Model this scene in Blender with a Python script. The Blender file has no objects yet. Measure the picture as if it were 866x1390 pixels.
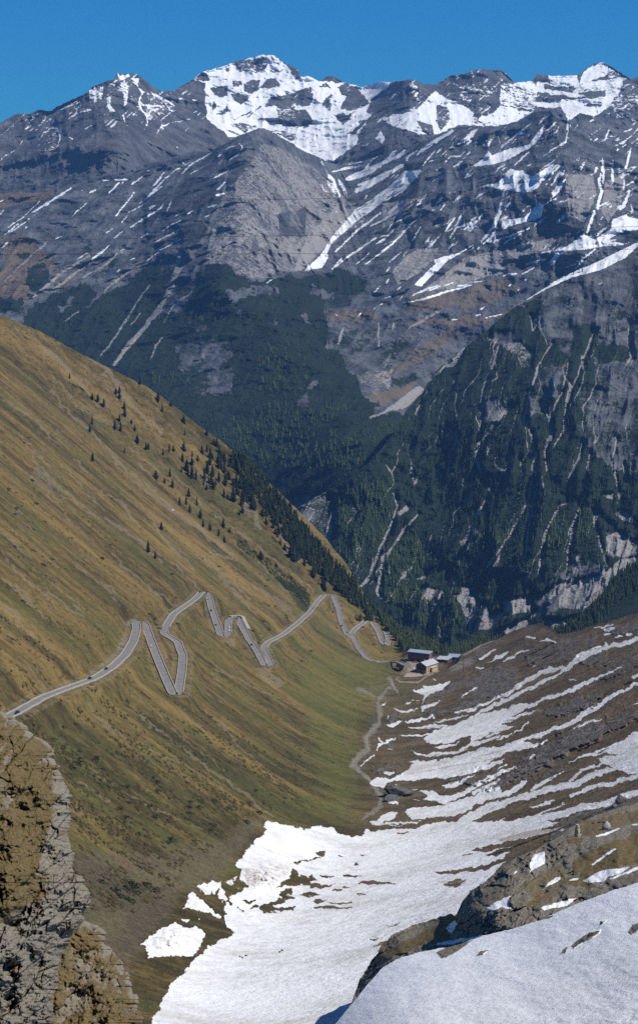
import bpy, bmesh, math, random
import numpy as np
from mathutils import Vector, kdtree
random.seed(7)
rng = np.random.default_rng(11)
sc = bpy.context.scene
COL = sc.collection
PI = math.pi
R = math.radians

# ------------------------------------------------------------------ camera
FPX = 2780.0                      # focal length in photo pixels (866 x 1390)
PITCH = math.atan((695 - 244) / FPX)
CP, SP = math.cos(PITCH), math.sin(PITCH)


def ray(u, v):
    x = (np.asarray(u, float) - 433.0) / FPX
    y = -(np.asarray(v, float) - 695.0) / FPX
    d = np.stack([x + 0 * y, CP + y * SP + 0 * x, -SP + y * CP + 0 * x], -1)
    return d / np.linalg.norm(d, axis=-1, keepdims=True)


cam_d = bpy.data.cameras.new('camera')
cam = bpy.data.objects.new('camera', cam_d)
COL.objects.link(cam)
cam_d.sensor_fit = 'VERTICAL'
cam_d.sensor_height = 36.0
cam_d.lens = 36.0 * FPX / 1390.0
cam_d.clip_start = 1.0
cam_d.clip_end = 40000.0
cam.rotation_euler = (PI / 2 - PITCH, 0, 0)
sc.camera = cam


# ------------------------------------------------------------------ noise
def _h(ix, iy, seed):
    n = (ix.astype(np.uint32) * np.uint32(374761393) + iy.astype(np.uint32) * np.uint32(668265263)
         + np.uint32((seed * 2246822519 + 12345) & 0xffffffff))
    n = (n ^ (n >> np.uint32(13))) * np.uint32(1274126177)
    n = n ^ (n >> np.uint32(16))
    return n


def pn(x, y, seed=0):
    """gradient noise, about -1..1"""
    x = np.asarray(x, np.float64); y = np.asarray(y, np.float64)
    x0 = np.floor(x); y0 = np.floor(y)
    fx = x - x0; fy = y - y0
    ix = x0.astype(np.int64); iy = y0.astype(np.int64)
    sx = fx * fx * fx * (fx * (fx * 6 - 15) + 10); sy = fy * fy * fy * (fy * (fy * 6 - 15) + 10)

    def g(jx, jy, dx, dy):
        a = _h(jx, jy, seed).astype(np.float32) * np.float32(2 * PI / 4294967296.0)
        return np.cos(a) * dx + np.sin(a) * dy
    a = g(ix, iy, fx, fy); b = g(ix + 1, iy, fx - 1, fy)
    c = g(ix, iy + 1, fx, fy - 1); d = g(ix + 1, iy + 1, fx - 1, fy - 1)
    return 1.5 * ((a + sx * (b - a)) * (1 - sy) + (c + sx * (d - c)) * sy)


def fbm(x, y, o=4, seed=0, gain=.5, lac=2.03):
    s = 0; a = 1; t = 0
    for k in range(o):
        s = s + a * pn(x, y, seed + k * 17); t += a; a *= gain
        x = x * lac + 13.7; y = y * lac - 7.1
    return s / t


def ridged(x, y, o=5, seed=0, gain=.55, lac=2.07):
    s = 0; a = 1; t = 0; w = 1.0
    for k in range(o):
        n = 1 - np.abs(pn(x, y, seed + k * 31)) * 1.25
        n = np.clip(n, 0, 1) ** 2
        s = s + a * n * w; t += a; w = np.clip(n * 1.6, 0, 1); a *= gain
        x = x * lac + 5.3; y = y * lac + 9.1
    return s / t


def cells(x, y, seed=0, jit=.9):
    """voronoi: F1, F2-F1, random value and tilted facet height of the nearest cell"""
    x0 = np.floor(x).astype(np.int64); y0 = np.floor(y).astype(np.int64)
    d1 = np.full(x.shape, 9.); d2 = np.full(x.shape, 9.); val = np.zeros(x.shape); til = np.zeros(x.shape)
    for i in (-1, 0, 1):
        for j in (-1, 0, 1):
            hx, hy, hv, ha, hb = (_h(x0 + i, y0 + j, seed + q).astype(np.float64) / 4294967296.0 for q in (0, 57, 91, 133, 177))
            ex = x - (x0 + i + .5 + (hx - .5) * jit); ey = y - (y0 + j + .5 + (hy - .5) * jit)
            d = np.hypot(ex, ey)
            m = d < d1
            d2 = np.where(m, d1, np.minimum(d2, d)); val = np.where(m, hv, val); d1 = np.where(m, d, d1)
            til = np.where(m, (ha - .5) * ex + (hb - .5) * ey, til)
    return d1, d2 - d1, val, til


def sstep(a, b, x):
    t = np.clip((x - a) / (b - a), 0, 1)
    return t * t * (3 - 2 * t)


# ------------------------------------------------------------------ outlines followed on the ground (photo pixels -> fields on the terrain)
VIEWS = dict(A1=(0, 60, 3.936), A2=(200, 60, 3.936), A3=(400, 60, 3.608), A4=(626, 60, 3.608),
             B1=(0, 240, 3.936), B2=(200, 240, 3.936), B3=(400, 220, 3.608), B4=(626, 220, 3.608),
             C1=(0, 420, 3.936), C2=(200, 420, 3.936), C3=(400, 420, 3.608), C4=(626, 420, 3.608),
             D1=(0, 620, 3.936), D2=(200, 620, 3.936), D3=(400, 620, 3.608), D4=(626, 620, 3.608),
             E1=(0, 960, 5.4125), E2=(0, 1110, 4.33), E3=(180, 1100, 3.331), E4=(420, 1100, 3.936),
             E5=(600, 1080, 3.256), E6=(640, 820, 3.832), E7=(470, 920, 4.124), E8=(640, 960, 3.832),
             R1=(0, 780, 2.887), R2=(200, 780, 4.33), R3=(340, 780, 3.936), H4=(480, 820, 4.33), H5=(520, 860, 7.217),
             F7=(0, 960, 2.0), PX=(0, 0, 1.0))


def Z(view, flat):
    x0, y0, s = VIEWS[view]
    p = np.array(flat, float).reshape(-1, 2)
    return p / s + np.array([x0, y0])


MARKS = []       # (group, class, sign, cap, half width or None, points)


def P(view, cls, cap, *flat, g=None):
    sign = -1 if cls.startswith('no_') else 1
    MARKS.append((g or GROUP, cls.replace('no_', ''), sign, cap, None, Z(view, flat)))


def W(view, cls, w, *flat, g=None, cap=9):
    sign = -1 if cls.startswith('no_') else 1
    MARKS.append((g or GROUP, cls.replace('no_', ''), sign, cap, w / 2.0, Z(view, flat)))


def WS(view, cls, rows):
    """rows of 'width: x,y x,y ...' separated by ;"""
    for r in rows.split(';'):
        r = r.strip()
        if not r:
            continue
        w, pts = r.split(':')
        W(view, cls, float(w), *[float(q) for q in pts.replace(',', ' ').split()])


def PS(view, cls, rows):
    """rows of 'cap: x,y x,y ...'"""
    for r in rows.split(';'):
        r = r.strip()
        if not r:
            continue
        w, pts = r.split(':')
        P(view, cls, float(w), *[float(q) for q in pts.replace(',', ' ').split()])


def field(groups, cls, U, V, default=-8.0, wig=0.0, seed=0):
    F = np.full(U.shape, default)
    if wig:
        du = fbm(U / 9., V / 9., 3, seed + 3) + 1.3 * fbm(U / 27., V / 27., 2, seed + 13); dv = fbm(U / 9. + 40, V / 9., 3, seed + 4) + 1.0 * fbm(U / 27. + 40, V / 27., 2, seed + 14)
        U = U + wig * du; V = V + wig * dv
    for g, c, sign, cap, hw, pts in MARKS:
        if c != cls or g not in groups:
            continue
        lo = pts.min(0) - 9; hi = pts.max(0) + 9
        m = (U >= lo[0]) & (U <= hi[0]) & (V >= lo[1]) & (V <= hi[1])
        if not m.any():
            continue
        x = U[m]; y = V[m]
        d = np.full(x.shape, 1e9)
        n = len(pts)
        closed = hw is None
        ins = np.zeros(x.shape, bool)
        for k in range(n if closed else n - 1):
            a = pts[k]; b = pts[(k + 1) % n]
            e = b - a; L2 = max(e @ e, 1e-9)
            t = np.clip(((x - a[0]) * e[0] + (y - a[1]) * e[1]) / L2, 0, 1)
            dx = x - a[0] - t * e[0]; dy = y - a[1] - t * e[1]
            dd = np.hypot(dx, dy)
            if not closed:     # taper towards both ends of a stroke
                s = (k + t) / (n - 1)
                dd = dd - hw * (0.55 + 0.45 * np.sin(PI * np.clip(s, .08, .92)))
            d = np.minimum(d, dd)
            if closed:
                c1 = (a[1] > y) != (b[1] > y)
                with np.errstate(divide='ignore', invalid='ignore'):
                    xx = a[0] + (y - a[1]) * e[0] / (e[1] if e[1] else 1e-9)
                ins ^= c1 & (x < xx)
        sd = np.where(ins, d, -d) if closed else -d
        sd = np.minimum(sd, cap)
        F[m] = np.maximum(F[m], sd) if sign > 0 else np.minimum(F[m], -sd)
    return F


def tps(pts):
    """smooth surface through (u, v, r) points, in log r"""
    p = np.array(pts, float)
    x = p[:, 0] / 400.; y = p[:, 1] / 400.; f = np.log(p[:, 2])
    n = len(p)
    d2 = (x[:, None] - x) ** 2 + (y[:, None] - y) ** 2
    K = .5 * d2 * np.log(d2 + 1e-12) + np.eye(n) * 2e-3
    A = np.zeros((n + 3, n + 3)); A[:n, :n] = K
    A[:n, n] = 1; A[:n, n + 1] = x; A[:n, n + 2] = y
    A[n:, :n] = A[:n, n:].T
    w = np.linalg.solve(A, np.concatenate([f, np.zeros(3)]))

    def fn(U, V):
        X = np.asarray(U, float) / 400.; Y = np.asarray(V, float) / 400.
        s = w[n] + w[n + 1] * X + w[n + 2] * Y
        for k in range(n):
            q = (X - x[k]) ** 2 + (Y - y[k]) ** 2
            s = s + w[k] * .5 * q * np.log(q + 1e-12)
        return np.exp(s)
    return fn


def line(pts):
    p = np.array(pts, float).reshape(-1, 2)
    return lambda u: np.interp(u, p[:, 0], p[:, 1])
RES = 1.0
HAZE = 2.7e-5
HAZE_COL = (.20, .47, 1.0, 1)
SKY_TINT = (.05, .40, .72, 1)
EXPOSURE = 0.2
DENOISE = False
# ================================================================== far mountains
GROUP = 'far'
WS('A1', 'snow', """1.7: 290,355 340,345 400,310 470,260;1.3: 400,330 410,370 370,400;1.5: 420,335 490,345 440,355;
2.4: 720,200 745,235 775,255 740,310 760,350 785,380 780,430;2.8: 740,310 800,335 866,335;2.2: 785,380 820,355 866,345;
1.7: 810,250 840,270 866,260;1.7: 830,470 855,455 866,430;1.6: 660,370 670,420;1.6: 625,155 640,180 655,165;
1.3: 250,450 310,460 325,500 300,560 260,570;1.2: 0,630 40,590 100,550;1.3: 200,520 240,480 270,460;1.5: 370,490 395,505;1.4: 455,450 500,435;
1.2: 150,440 180,390 215,360;1.3: 190,460 230,410 250,380;1.3: 30,470 45,450;1.2: 60,450 85,425;1.3:115,540 125,515;1.2:195,630 210,605""")
PS('A1', 'snow', """-.6: 130,440 190,350 250,380 310,430 330,500 290,580 200,560 150,470;-1.1: 0,640 80,560 130,440 190,360 100,380 0,500;
.1: 480,250 545,215 550,310 490,310;.8: 575,270 590,280 600,330 615,360 590,355 570,330;.1: 630,235 670,195 690,230 680,320 665,330 660,270;
1.5: 705,180 750,180 740,210 715,210;-.6: 690,280 866,250 866,380 790,400 740,350;.3: 640,170 690,152 700,165 640,200""")
WS('A2', 'snow', "1.7: 0,350 60,330 110,330;1.6: 40,400 100,350 140,360;1.7: 45,500 60,450 120,420 240,400;1.6: 100,300 140,330;1.6: 165,290 195,300;1.6: 240,295 265,300;1.3:140,550 175,548")
PS('A2', 'snow', "-.2: 0,330 40,250 140,330 110,380 60,380 0,400;1.2: 250,190 290,145 450,100 600,60 665,50 720,95 800,160 825,180 866,170 866,570 780,530 700,490 620,445 590,450 480,495 440,495 320,400 310,290 300,210")
PS('A2', 'no_snow', """2: 335,235 430,215 435,280 390,280 360,260;1: 455,190 500,195 500,225 455,225;1: 510,215 560,190 600,195 600,240 560,270 520,250;
1.6: 600,235 630,195 680,180 710,210 700,225 640,240;.6: 450,270 500,250 555,275 500,330 470,300;2: 620,330 650,285 780,265 866,235 866,330 800,310 740,350 690,330;
.2: 690,330 866,330 866,440 760,440 700,380;.4: 355,290 340,380 365,330;1: 375,380 425,335 440,350 400,380;.0: 450,90 600,70 660,60 620,150 500,140;
2: 765,150 800,130 825,180 790,190;1: 420,125 440,120 440,140 425,140;.3: 590,400 700,390 760,430 640,420;.3: 445,430 520,420 600,440 520,470;.2: 650,460 760,470 866,520 866,540 740,500;
.8: 250,190 290,145 320,150 330,190 290,200""")
WS('A2', 'no_snow', "2: 660,150 720,150;2: 400,180 430,190;2: 840,250 845,300;1.5: 540,385 600,330;1.2: 470,400 560,350;1.5: 300,260 330,280")
PS('A3', 'snow', """1.1: 0,120 60,150 120,180 240,185 330,208 370,270 350,330 380,350 430,320 600,320 660,250 690,230 760,270 830,300 866,340 866,400 790,400 700,440 600,440 480,400 420,360 330,480 170,580 0,500;
2.5: 330,208 420,185 500,180 440,230 400,260 365,270""")
PS('A3', 'no_snow', """1.5: 210,210 250,185 320,230 360,280 330,310 270,330 220,320 250,260;.7: 0,230 80,210 95,270 70,300 40,300 0,290;.7: 0,320 60,320 90,380 60,410 0,400;
.3: 150,240 190,250 170,330 140,300;.7: 190,350 270,340 300,330 240,400;3: 430,250 510,180 570,170 650,200 670,230 620,290 560,330 430,360 380,400 350,390 380,330;
3: 330,400 400,380 480,400 470,420 300,490;3: 250,440 340,370 360,370 290,440;3: 180,580 300,490 400,500 560,440 600,450 590,490 400,560 330,575 250,590;
.7: 690,300 740,310 760,370 720,420 690,370;.5: 600,380 680,390 680,440 620,430;2: 120,205 160,190 180,215;4: 690,200 760,150 866,128 866,330 800,290 740,250 690,220;1.5: 0,120 35,160 15,175 0,170;.6: 40,330 70,340 60,400 40,390""")
PS('A3', 'snow', ".9: 390,460 420,425 440,465 430,490;.3: 800,260 866,270 866,290;-.2: 800,150 866,140 866,230 820,200;-.7: 430,250 570,200 620,280 450,330")
WS('A3', 'snow', "1.7: 770,190 830,220;1.4: 340,500 370,480;1.4: 470,270 500,250;1.2: 560,240 600,260;1.5: 250,590 330,575;3:200,210 240,260;2.5:95,250 110,330 130,400")
PS('A4', 'snow', """-.4: 0,140 230,140 200,220 120,260 0,250;-.4: 0,250 100,280 150,330 100,370 0,310;2: 150,340 190,300 270,310 360,310 350,335 270,380 190,395 80,370 100,350;
.3: 0,340 100,370 190,400 0,400;4: 575,195 600,135 650,98 690,85 715,110 715,150 650,175;.6: 370,150 570,150 575,195 650,180 800,160 780,210 720,270 560,260 360,230;
.3: 190,200 345,180 370,230 360,310 250,300 190,290;1.7: 360,280 560,270 720,270 760,210 780,220 720,310 650,355 580,335 540,370 520,350 490,310 370,310;
-.4: 720,270 780,200 866,180 866,380 780,370 700,350;.3:715,110 800,160 720,165""")
PS('A4', 'no_snow', "1.2: 370,145 430,155 430,190 370,180;1.2: 570,240 700,225 700,260 610,270;1: 600,300 680,285 690,295 620,305;1: 270,315 350,318 340,330 280,330;.8: 400,195 560,215 560,240 410,220")
# middle range
WS('A2', 'snow', """1.7: 30,780 130,690 230,630;2.4: 185,690 240,640 340,580;1.8: 30,760 110,660;2: 190,630 200,640;2.2: 380,600 395,590;2: 340,720 450,670;1.8: 435,620 490,590;
1.5: 490,530 510,550 490,580;1.6: 375,780 410,740;1.6: 235,690 290,660;1.6: 0,680 10,675;1.4: 420,560 470,540""")
WS('A3', 'snow', """2: 180,625 250,605 330,590;5: 250,660 340,620 440,580 540,520;5: 310,690 400,660 530,590;6: 450,722 560,650 610,620;6: 300,722 350,700 450,640 530,590;
5: 600,540 680,480 770,425;3: 540,560 600,520;4: 800,490 866,440;3: 780,600 815,575;3: 700,530 720,510;3: 866,470 830,500;2:620,600 690,520;1.5:765,510 775,480""")
PS('A4', 'snow', """2.4: 45,600 110,560 130,520 150,545 230,510 330,490 390,410 410,390 400,430 360,490 280,540 200,575 160,590;2.4: 90,700 180,680 240,610 330,640 380,670 440,600 470,590 400,670 350,722 260,722 150,700;2.4: 0,470 60,420 85,410 60,450 20,485""")
WS('A4', 'snow', """3: 380,390 410,350;3: 515,420 520,370 540,350;2.5: 400,545 450,510 510,480 520,420;3: 440,690 500,600;3: 470,710 510,660;4: 690,570 695,670;3.5: 740,570 740,690;2.5: 670,710 690,560;
2: 700,470 725,420;3: 805,600 830,510;2: 790,720 795,670;2: 760,520 765,510;2.5: 260,590 330,530;1.3: 175,430 195,500;2: 630,380 645,370;2: 790,430 830,415;2.4: 280,440 345,380;3: 425,420 460,380;2: 260,450 300,420""")
WS('B1', 'snow', """2: 45,270 110,230 215,130;3.5: 175,190 260,140;2.5: 260,140 380,60;1.5: 50,300 110,260 200,195;2: 25,310 100,250;2: 250,155 265,140;2.5: 135,280 145,265;2: 0,135 20,125;2: 0,205 22,178;
1.5: 10,385 50,345;2.7: 620,210 660,160 720,85;2.7: 485,85 512,70;1.6: 385,215 410,185 465,140;2: 550,20 580,17;3: 620,15 680,15;2: 650,40 660,30;2: 585,85 640,30;2.5: 710,40 760,0;1.6: 470,460 560,385;
2: 480,460 590,365;1.6: 600,340 655,290;2.4: 700,270 866,160;1.6: 570,300 605,275;1.7: 745,330 800,295;2.2: 750,140 866,50;1.5: 690,190 780,140;2.2: 800,170 830,155;1.5: 615,420 690,370;1.5: 700,445 720,435;
1.4: 620,510 640,495;1.4: 830,345 866,330;1.4: 415,440 470,410;1.4: 300,330 330,318;1.7: 820,50 866,0;1.5:655,240 690,200;1.4:440,75 445,70""")
WS('B1', 'scree', "4: 180,640 280,560 330,510 480,420;3.5: 285,605 370,540 480,460;3: 440,540 560,470 690,370;3: 560,610 600,570 690,510;2.6: 670,780 720,690 800,580;5.5: 790,785 866,680;2: 340,780 420,720;2: 20,570 130,460 250,350")
PS('B1', 'tan', "1.5: 220,400 270,430 310,500 290,530 250,460;1.2: 0,320 120,300 250,400 270,560 160,640 120,700 60,720;1.5: 0,500 160,510 140,600 120,660 0,640;2: 0,88 300,78 250,120 100,150 0,160;.6: 290,560 380,530 470,480 330,620")
PS('B1', 'forest', """1: 140,490 240,450 280,520 250,570 190,610 150,560;1.5: 0,640 120,650 130,700 0,740;4: 130,740 300,620 450,560 540,640 700,560 800,470 866,440 866,800 140,800;.2: 90,400 160,410 150,440 100,430;
.1: 440,380 500,360 480,400;.5: 580,390 640,440 620,480 520,520 600,440""")
PS('B1', 'no_forest', "1.2: 360,640 400,640 390,690 340,720;1.2: 440,690 550,610 530,650;.5: 320,690 350,700 330,720")
PS('B2', 'scree', "-.08: 430,60 500,0 620,-180 740,-140 900,-40 1090,150 1150,200 1000,330 900,430 830,500 780,505 700,500 640,540 560,540 470,520 460,460 300,470 360,250;3:780,500 866,300 866,420 830,500")
PS('B2', 'no_scree', "1: 560,160 600,170 590,200;1: 700,200 760,170 760,260 850,270 840,320 700,320;1: 790,190 850,150 850,290;1: 610,240 650,270 620,280;1: 540,420 580,300 600,400")
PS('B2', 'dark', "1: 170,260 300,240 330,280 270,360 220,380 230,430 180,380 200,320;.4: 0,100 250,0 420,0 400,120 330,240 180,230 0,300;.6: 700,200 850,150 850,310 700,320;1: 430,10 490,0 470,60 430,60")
WS('B2', 'scree', "6: 0,780 60,700 120,620 165,470 175,370;2.5: 130,580 215,430;2.2: 90,780 130,700 240,610")
PS('B2', 'forest', "4: 290,480 330,468 460,470 475,530 540,560 640,550 760,505 866,700 866,800 130,800 250,600;1.2: 0,470 60,480 90,600 20,700 0,720;.1: 150,600 260,540 290,480 240,590 120,700;-.3: 60,480 160,480 140,620 90,640")
PS('B2', 'no_forest', ".6: 440,640 560,590 680,580 700,600 600,640 500,670;.5: 330,680 380,690 430,730 370,750;.6: 480,670 500,700 480,740;.5: 640,740 700,780 640,780;.8: 820,600 866,590 866,700;.0: 420,600 720,600 620,760 450,740")
WS('B2', 'forest', "2: 480,460 540,450;2.2: 560,520 640,510 780,500")
PS('B2', 'snow', "2: 840,500 866,465 866,505")
WS('B2', 'snow', """1.6: 640,565 680,540;2.7: 320,160 370,150;2.2: 305,215 330,205;2.2: 370,100 415,90;2.2: 375,70 415,30;2.2: 100,0 50,60 0,110;2.2: 0,215 90,150;2: 0,170 40,150;1.4: 85,290 130,255 180,230;
1.4: 215,200 245,180;2: 145,215 165,200;1.4: 40,350 180,280;1.4: 140,340 170,320;1.4: 0,450 60,400 180,330;1.4: 100,200 130,130""")
PS('B3', 'snow', "3: 50,530 130,450 180,370 240,300 300,230 380,180 470,110 545,40 610,40 600,70 520,150 430,200 330,270 260,330 190,390 160,440 165,470 130,520;3: 585,600 620,560 690,500 680,480 720,465 780,450 740,490 700,530 650,580 620,610")
WS('B3', 'no_snow', "1.2: 260,330 340,270 440,190 540,100;1: 300,240 420,170 500,120;1:150,460 240,360")
WS('B3', 'snow', """3: 200,440 300,340 420,250;2.5: 370,315 460,270 530,230;2.5: 180,525 230,470;3: 200,510 280,450 400,370;2.7: 350,500 440,430 520,360 580,290;2: 300,500 340,470;2.5: 465,490 520,440;2: 530,465 550,430;
2.5: 575,385 615,320;2: 450,340 480,300;2.5: 400,400 440,375;2.5: 500,290 570,260;3: 460,250 530,190;5: 300,135 360,120;5: 255,90 340,60 420,20;4: 310,130 420,80 530,20;2: 180,45 250,35 330,15;3: 345,175 350,160;
3.5: 690,210 720,175;2: 715,240 735,210;3: 735,340 780,275;3: 760,370 790,320 860,300;2: 755,425 775,400;2.4: 690,510 780,460 866,410;2.5: 580,650 700,605;2.5: 530,690 640,670 760,630 866,605;2: 660,630 710,610;
2: 730,605 775,590;3: 800,605 850,605;2.5: 445,595 460,570;2: 450,535 465,515;2: 380,650 415,610;2: 500,630 520,610;2: 515,675 530,650;1.6: 385,720 450,680;1.6: 430,670 480,655;2: 305,760 325,740;1.6: 200,745 210,755;1.6: 770,775 795,768;1.3:320,490 370,440;1.3:420,395 460,360""")
PS('B3', 'forest', "1.5: 0,570 100,560 200,530 300,545 360,600 300,660 200,640 100,600 60,680 0,690;.1: 100,700 230,640 340,630 250,720 120,760;-.2: 200,640 360,600 420,700 300,790 120,790")
PS('B3', 'dark', "1.5: 545,0 640,0 620,60 600,200 570,260 520,260 540,170 600,100;1: 730,30 750,30 745,170 720,170;1: 750,360 830,350 830,420 770,440;.5: 640,230 760,250 720,400 600,420 560,330;.3: 380,350 520,290 480,400 330,500")  # dark rock ribs, their shadow painted in with the same dark tone
PS('B3', 'scree', "1.2: 600,430 700,420 680,480 600,550 500,600 480,540 540,460;.8: 200,220 300,200 330,270 160,420 20,520 0,500 60,420 100,330;.8: 640,620 866,450 866,600 740,620;.5: 430,200 600,180 540,250 430,330")
PS('B3', 'tan', ".6: 480,790 600,770 760,770 866,750 866,800;.5: 0,740 200,720 380,730 420,770 100,790;.4: 560,650 760,640 866,640 866,690 560,740")
PS('B4', 'snow', """2: 90,120 190,100 250,40 300,40 330,80 400,40 450,10 420,60 370,130 300,155 220,120 150,115;1.2: 440,150 480,100 510,80 490,140 450,170;2: 190,325 200,285 310,270 380,195 405,210 390,270 350,285 250,310 210,330;
1.1: 430,490 470,430 520,410 600,350 650,380 730,330 740,280 790,260 866,280 866,330 800,340 730,370 730,390 820,400 700,415 600,430 500,440 450,500;5: 270,705 400,620 480,570 560,530 640,500 760,440 866,390 866,410 800,470 680,530 540,565 420,620 330,670""")
PS('B4', 'no_snow', "1: 275,100 295,80 315,105 295,125;1.2: 730,375 800,345 866,340 866,380 790,395")
WS('B4', 'snow', """3: 415,110 450,50 480,20;5: 100,390 160,310 190,240 205,150;4: 110,400 150,370 165,330;2.5: 105,400 230,365 330,325;2: 205,400 290,350;3: 215,235 235,200;2: 0,310 45,295;2: 0,330 70,315;2: 0,440 60,405;
3: 690,0 695,100;5: 670,80 685,140 665,230;4: 650,240 620,340;3.5: 740,0 738,110;2: 795,90 790,140;3: 800,30 810,10;5: 820,140 800,200 780,230;3: 560,520 600,470 650,430;2: 500,520 560,500;3.5: 320,500 410,475;
3: 300,550 360,515;2.5: 390,445 440,435;3: 205,555 270,545;3: 0,605 30,605;1.6: 40,590 130,577;2: 230,605 240,600;2: 270,635 280,625;2: 310,580 320,575;2: 95,720 115,708;2: 75,752 95,748;1.6: 120,765 200,745;1.6: 210,650 220,645;2:720,230 735,210;2:830,210 840,240;1.5:665,600 690,590""")
PS('B4', 'dark', "1.5: 400,180 420,140 460,180 410,260 395,250;1: 340,30 400,20 380,70 340,60;.6: 500,0 640,30 560,160 500,150;1: 0,360 40,370 30,410 0,420;.5: 440,200 640,200 600,340 480,300;.6: 250,330 360,300 340,400 260,420")  # dark rock, and the blue shadow of a rib put into the colour
PS('B4', 'scree', ".8: 510,60 640,60 660,160 600,300 520,260;.6: 700,100 800,60 780,200 720,300 690,250;1: 0,470 190,430 220,540 60,580 0,560;.6:200,430 480,360 420,430 260,470")
PS('B4', 'tan', ".6: 0,770 150,760 230,720 250,740 100,790 0,790;.4: 60,600 240,570 240,600 60,620;.3: 0,620 260,590 300,640 100,700 0,740")
# lower flank of the middle range
P('PX', 'forest', 5, -140,460, 20,440, 200,425, 300,415, 345,400, 440,400, 440,440, 480,560, 560,560, 640,600, 640,920, -140,920)
PS('C3', 'forest', """5: 0,120 110,170 200,200 300,330 320,400 370,450 430,470 330,540 390,540 540,520 640,420 800,420 866,420 866,800 0,800;.3: 480,350 560,310 600,330 540,370 490,380;.2: 560,270 640,250 620,290;
.2: 420,210 560,130 580,160 480,220;.0: 110,80 380,90 400,130 250,270 180,200;-.5: 250,60 600,120 620,240 320,330;3: 690,300 830,200 866,200 866,420 650,420""")
PS('C3', 'no_forest', ".8: 60,340 110,330 110,380 60,380;.7: 10,430 50,400 70,480 40,500 10,470;2.5: 390,530 500,450 600,370 640,390 550,480 510,490 440,500")
PS('C3', 'tan', ".9: 340,430 480,380 600,350 560,400 430,465;.2: 380,370 560,200 866,30 866,70 640,250")
PS('C3', 'scree', "1.2: 390,530 500,450 600,370 640,390 550,480 510,490 440,500;-.1: 420,300 480,300 460,390 430,360;-.3: 300,330 420,280 480,200 400,420")
WS('C3', 'scree', "4: 690,320 730,280 770,270 800,230 830,190;3: 410,180 410,70;3: 210,170 240,90;3: 785,600 790,650 760,700 750,790;2: 750,580 790,640;2: 590,515 625,450;4:560,90 620,60 700,10;3:480,100 485,70;3: 370,530 470,490")
WS('C3', 'snow', "1.5: 770,245 795,235;1.4: 820,195 830,185;2: 770,52 795,48")
PS('C2', 'no_forest', ".4: 180,220 260,170 380,190 400,230 300,250 240,340 210,370 190,330;.8: 320,330 360,260 390,330 440,370 420,410 360,400;.4: 240,100 290,80 330,120 250,130;.5: 380,20 430,10 420,40;.5: 480,10 520,0 510,30;.4: 640,50 690,50 680,90 650,80;.5:800,490 830,450 860,480 840,530;.1:160,180 440,160 470,460 200,440;.6:830,20 866,20 866,80")
PS('C2', 'larch', "2: 560,560 640,480 866,540 866,866 500,800 390,690 420,600;.5: 560,200 866,180 866,480 600,470;.4: 0,350 180,340 180,400 0,400")
PS('C3', 'larch', "2.5: 0,580 300,620 520,540 560,560 420,640 320,790 0,790;1:0,480 220,470 300,480 60,600")
PS('B2', 'larch', "1: 0,740 400,760 400,790 0,790")
WS('C1', 'scree', "2.6: 545,245 590,190 640,110 700,10;6.5: 610,295 670,220 760,110 860,0;2: 805,265 840,190 866,150;1.6: 690,90 750,25")
PS('D3', 'larch', "2: 170,200 480,120 480,330 420,420 330,560 250,560 170,440 200,280;1.2: 430,420 600,360 640,520 620,620 720,660 640,850 440,700;1: 700,780 780,700 820,866 700,866;1:0,0 320,0 330,60 0,60")
PS('D3', 'dark', "2: 480,40 650,120 640,230 600,270 480,200;2: 620,560 780,540 866,620 740,650")  # shadowed cliff: shade put into the colour, and a hollow in the relief
# spur with the forested wall
WS('C4', 'scree', """2.5: 180,180 150,290 130,320;3: 125,330 95,430 95,560 85,640 90,680 70,700 90,790;2.5: 240,470 180,550 105,640;4: 215,490 180,540;2.6: 440,170 380,270 340,390 315,490 300,530 340,610 360,700 350,790;
2.6: 520,260 500,380 450,490 430,540 440,600 410,700 420,790;2: 390,460 430,540;2.6: 650,100 600,240 540,390 510,480 495,600 450,680;3: 590,230 600,290;2.6: 820,60 815,150 830,240;2.6: 590,650 570,740 550,790;2.2: 625,700 620,790;
2.6: 755,630 740,740 745,790;2: 330,30 350,100 380,60 420,170;3.5: 435,560 440,640;3:85,640 75,670;2:165,200 140,270""")
PS('C4', 'scree', "-.1: 220,170 280,160 340,220 330,270 300,290 270,220 230,210")
PS('C4', 'no_forest', """.7: 330,0 600,0 560,100 520,240 440,170 380,80;.6: 380,290 500,270 480,420 400,450 360,380;.3: 560,380 866,380 866,560 620,560;.4: 640,250 866,250 866,380 640,380;.6: 640,0 866,0 866,250 800,180 680,170;
.3: 320,420 400,430 420,520 340,530;.3: 130,130 260,120 260,200 180,180;.2: 560,560 866,560 866,790 760,790 600,660;.3:100,440 240,440 220,520 120,560""")
PS('C4', 'forest', "1: 740,0 800,0 800,100 760,120;.8: 720,180 800,190 780,240;.8: 560,140 600,150 560,230 550,190;.8: 300,20 340,20 330,110 290,90")
PS('C4', 'dark', "1.2: 590,0 650,0 630,60 680,150 640,140;1: 130,100 250,110 250,160 130,140")  # gully shadow near the top painted dark, then dark rock
PS('B4', 'no_forest', ".9: 250,705 400,620 640,520 866,410 866,560 840,800 400,790 420,700")
PS('B4', 'forest', ".7: 200,760 330,680 400,660 390,730 300,790 200,790;.7: 720,680 780,680 800,760 760,790 720,790;.0: 840,560 866,560 866,790 840,790")
PS('B4', 'dark', "2: 580,600 630,600 650,680 620,790 590,790 600,690;.8: 500,590 570,590 560,610 500,610")
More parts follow.
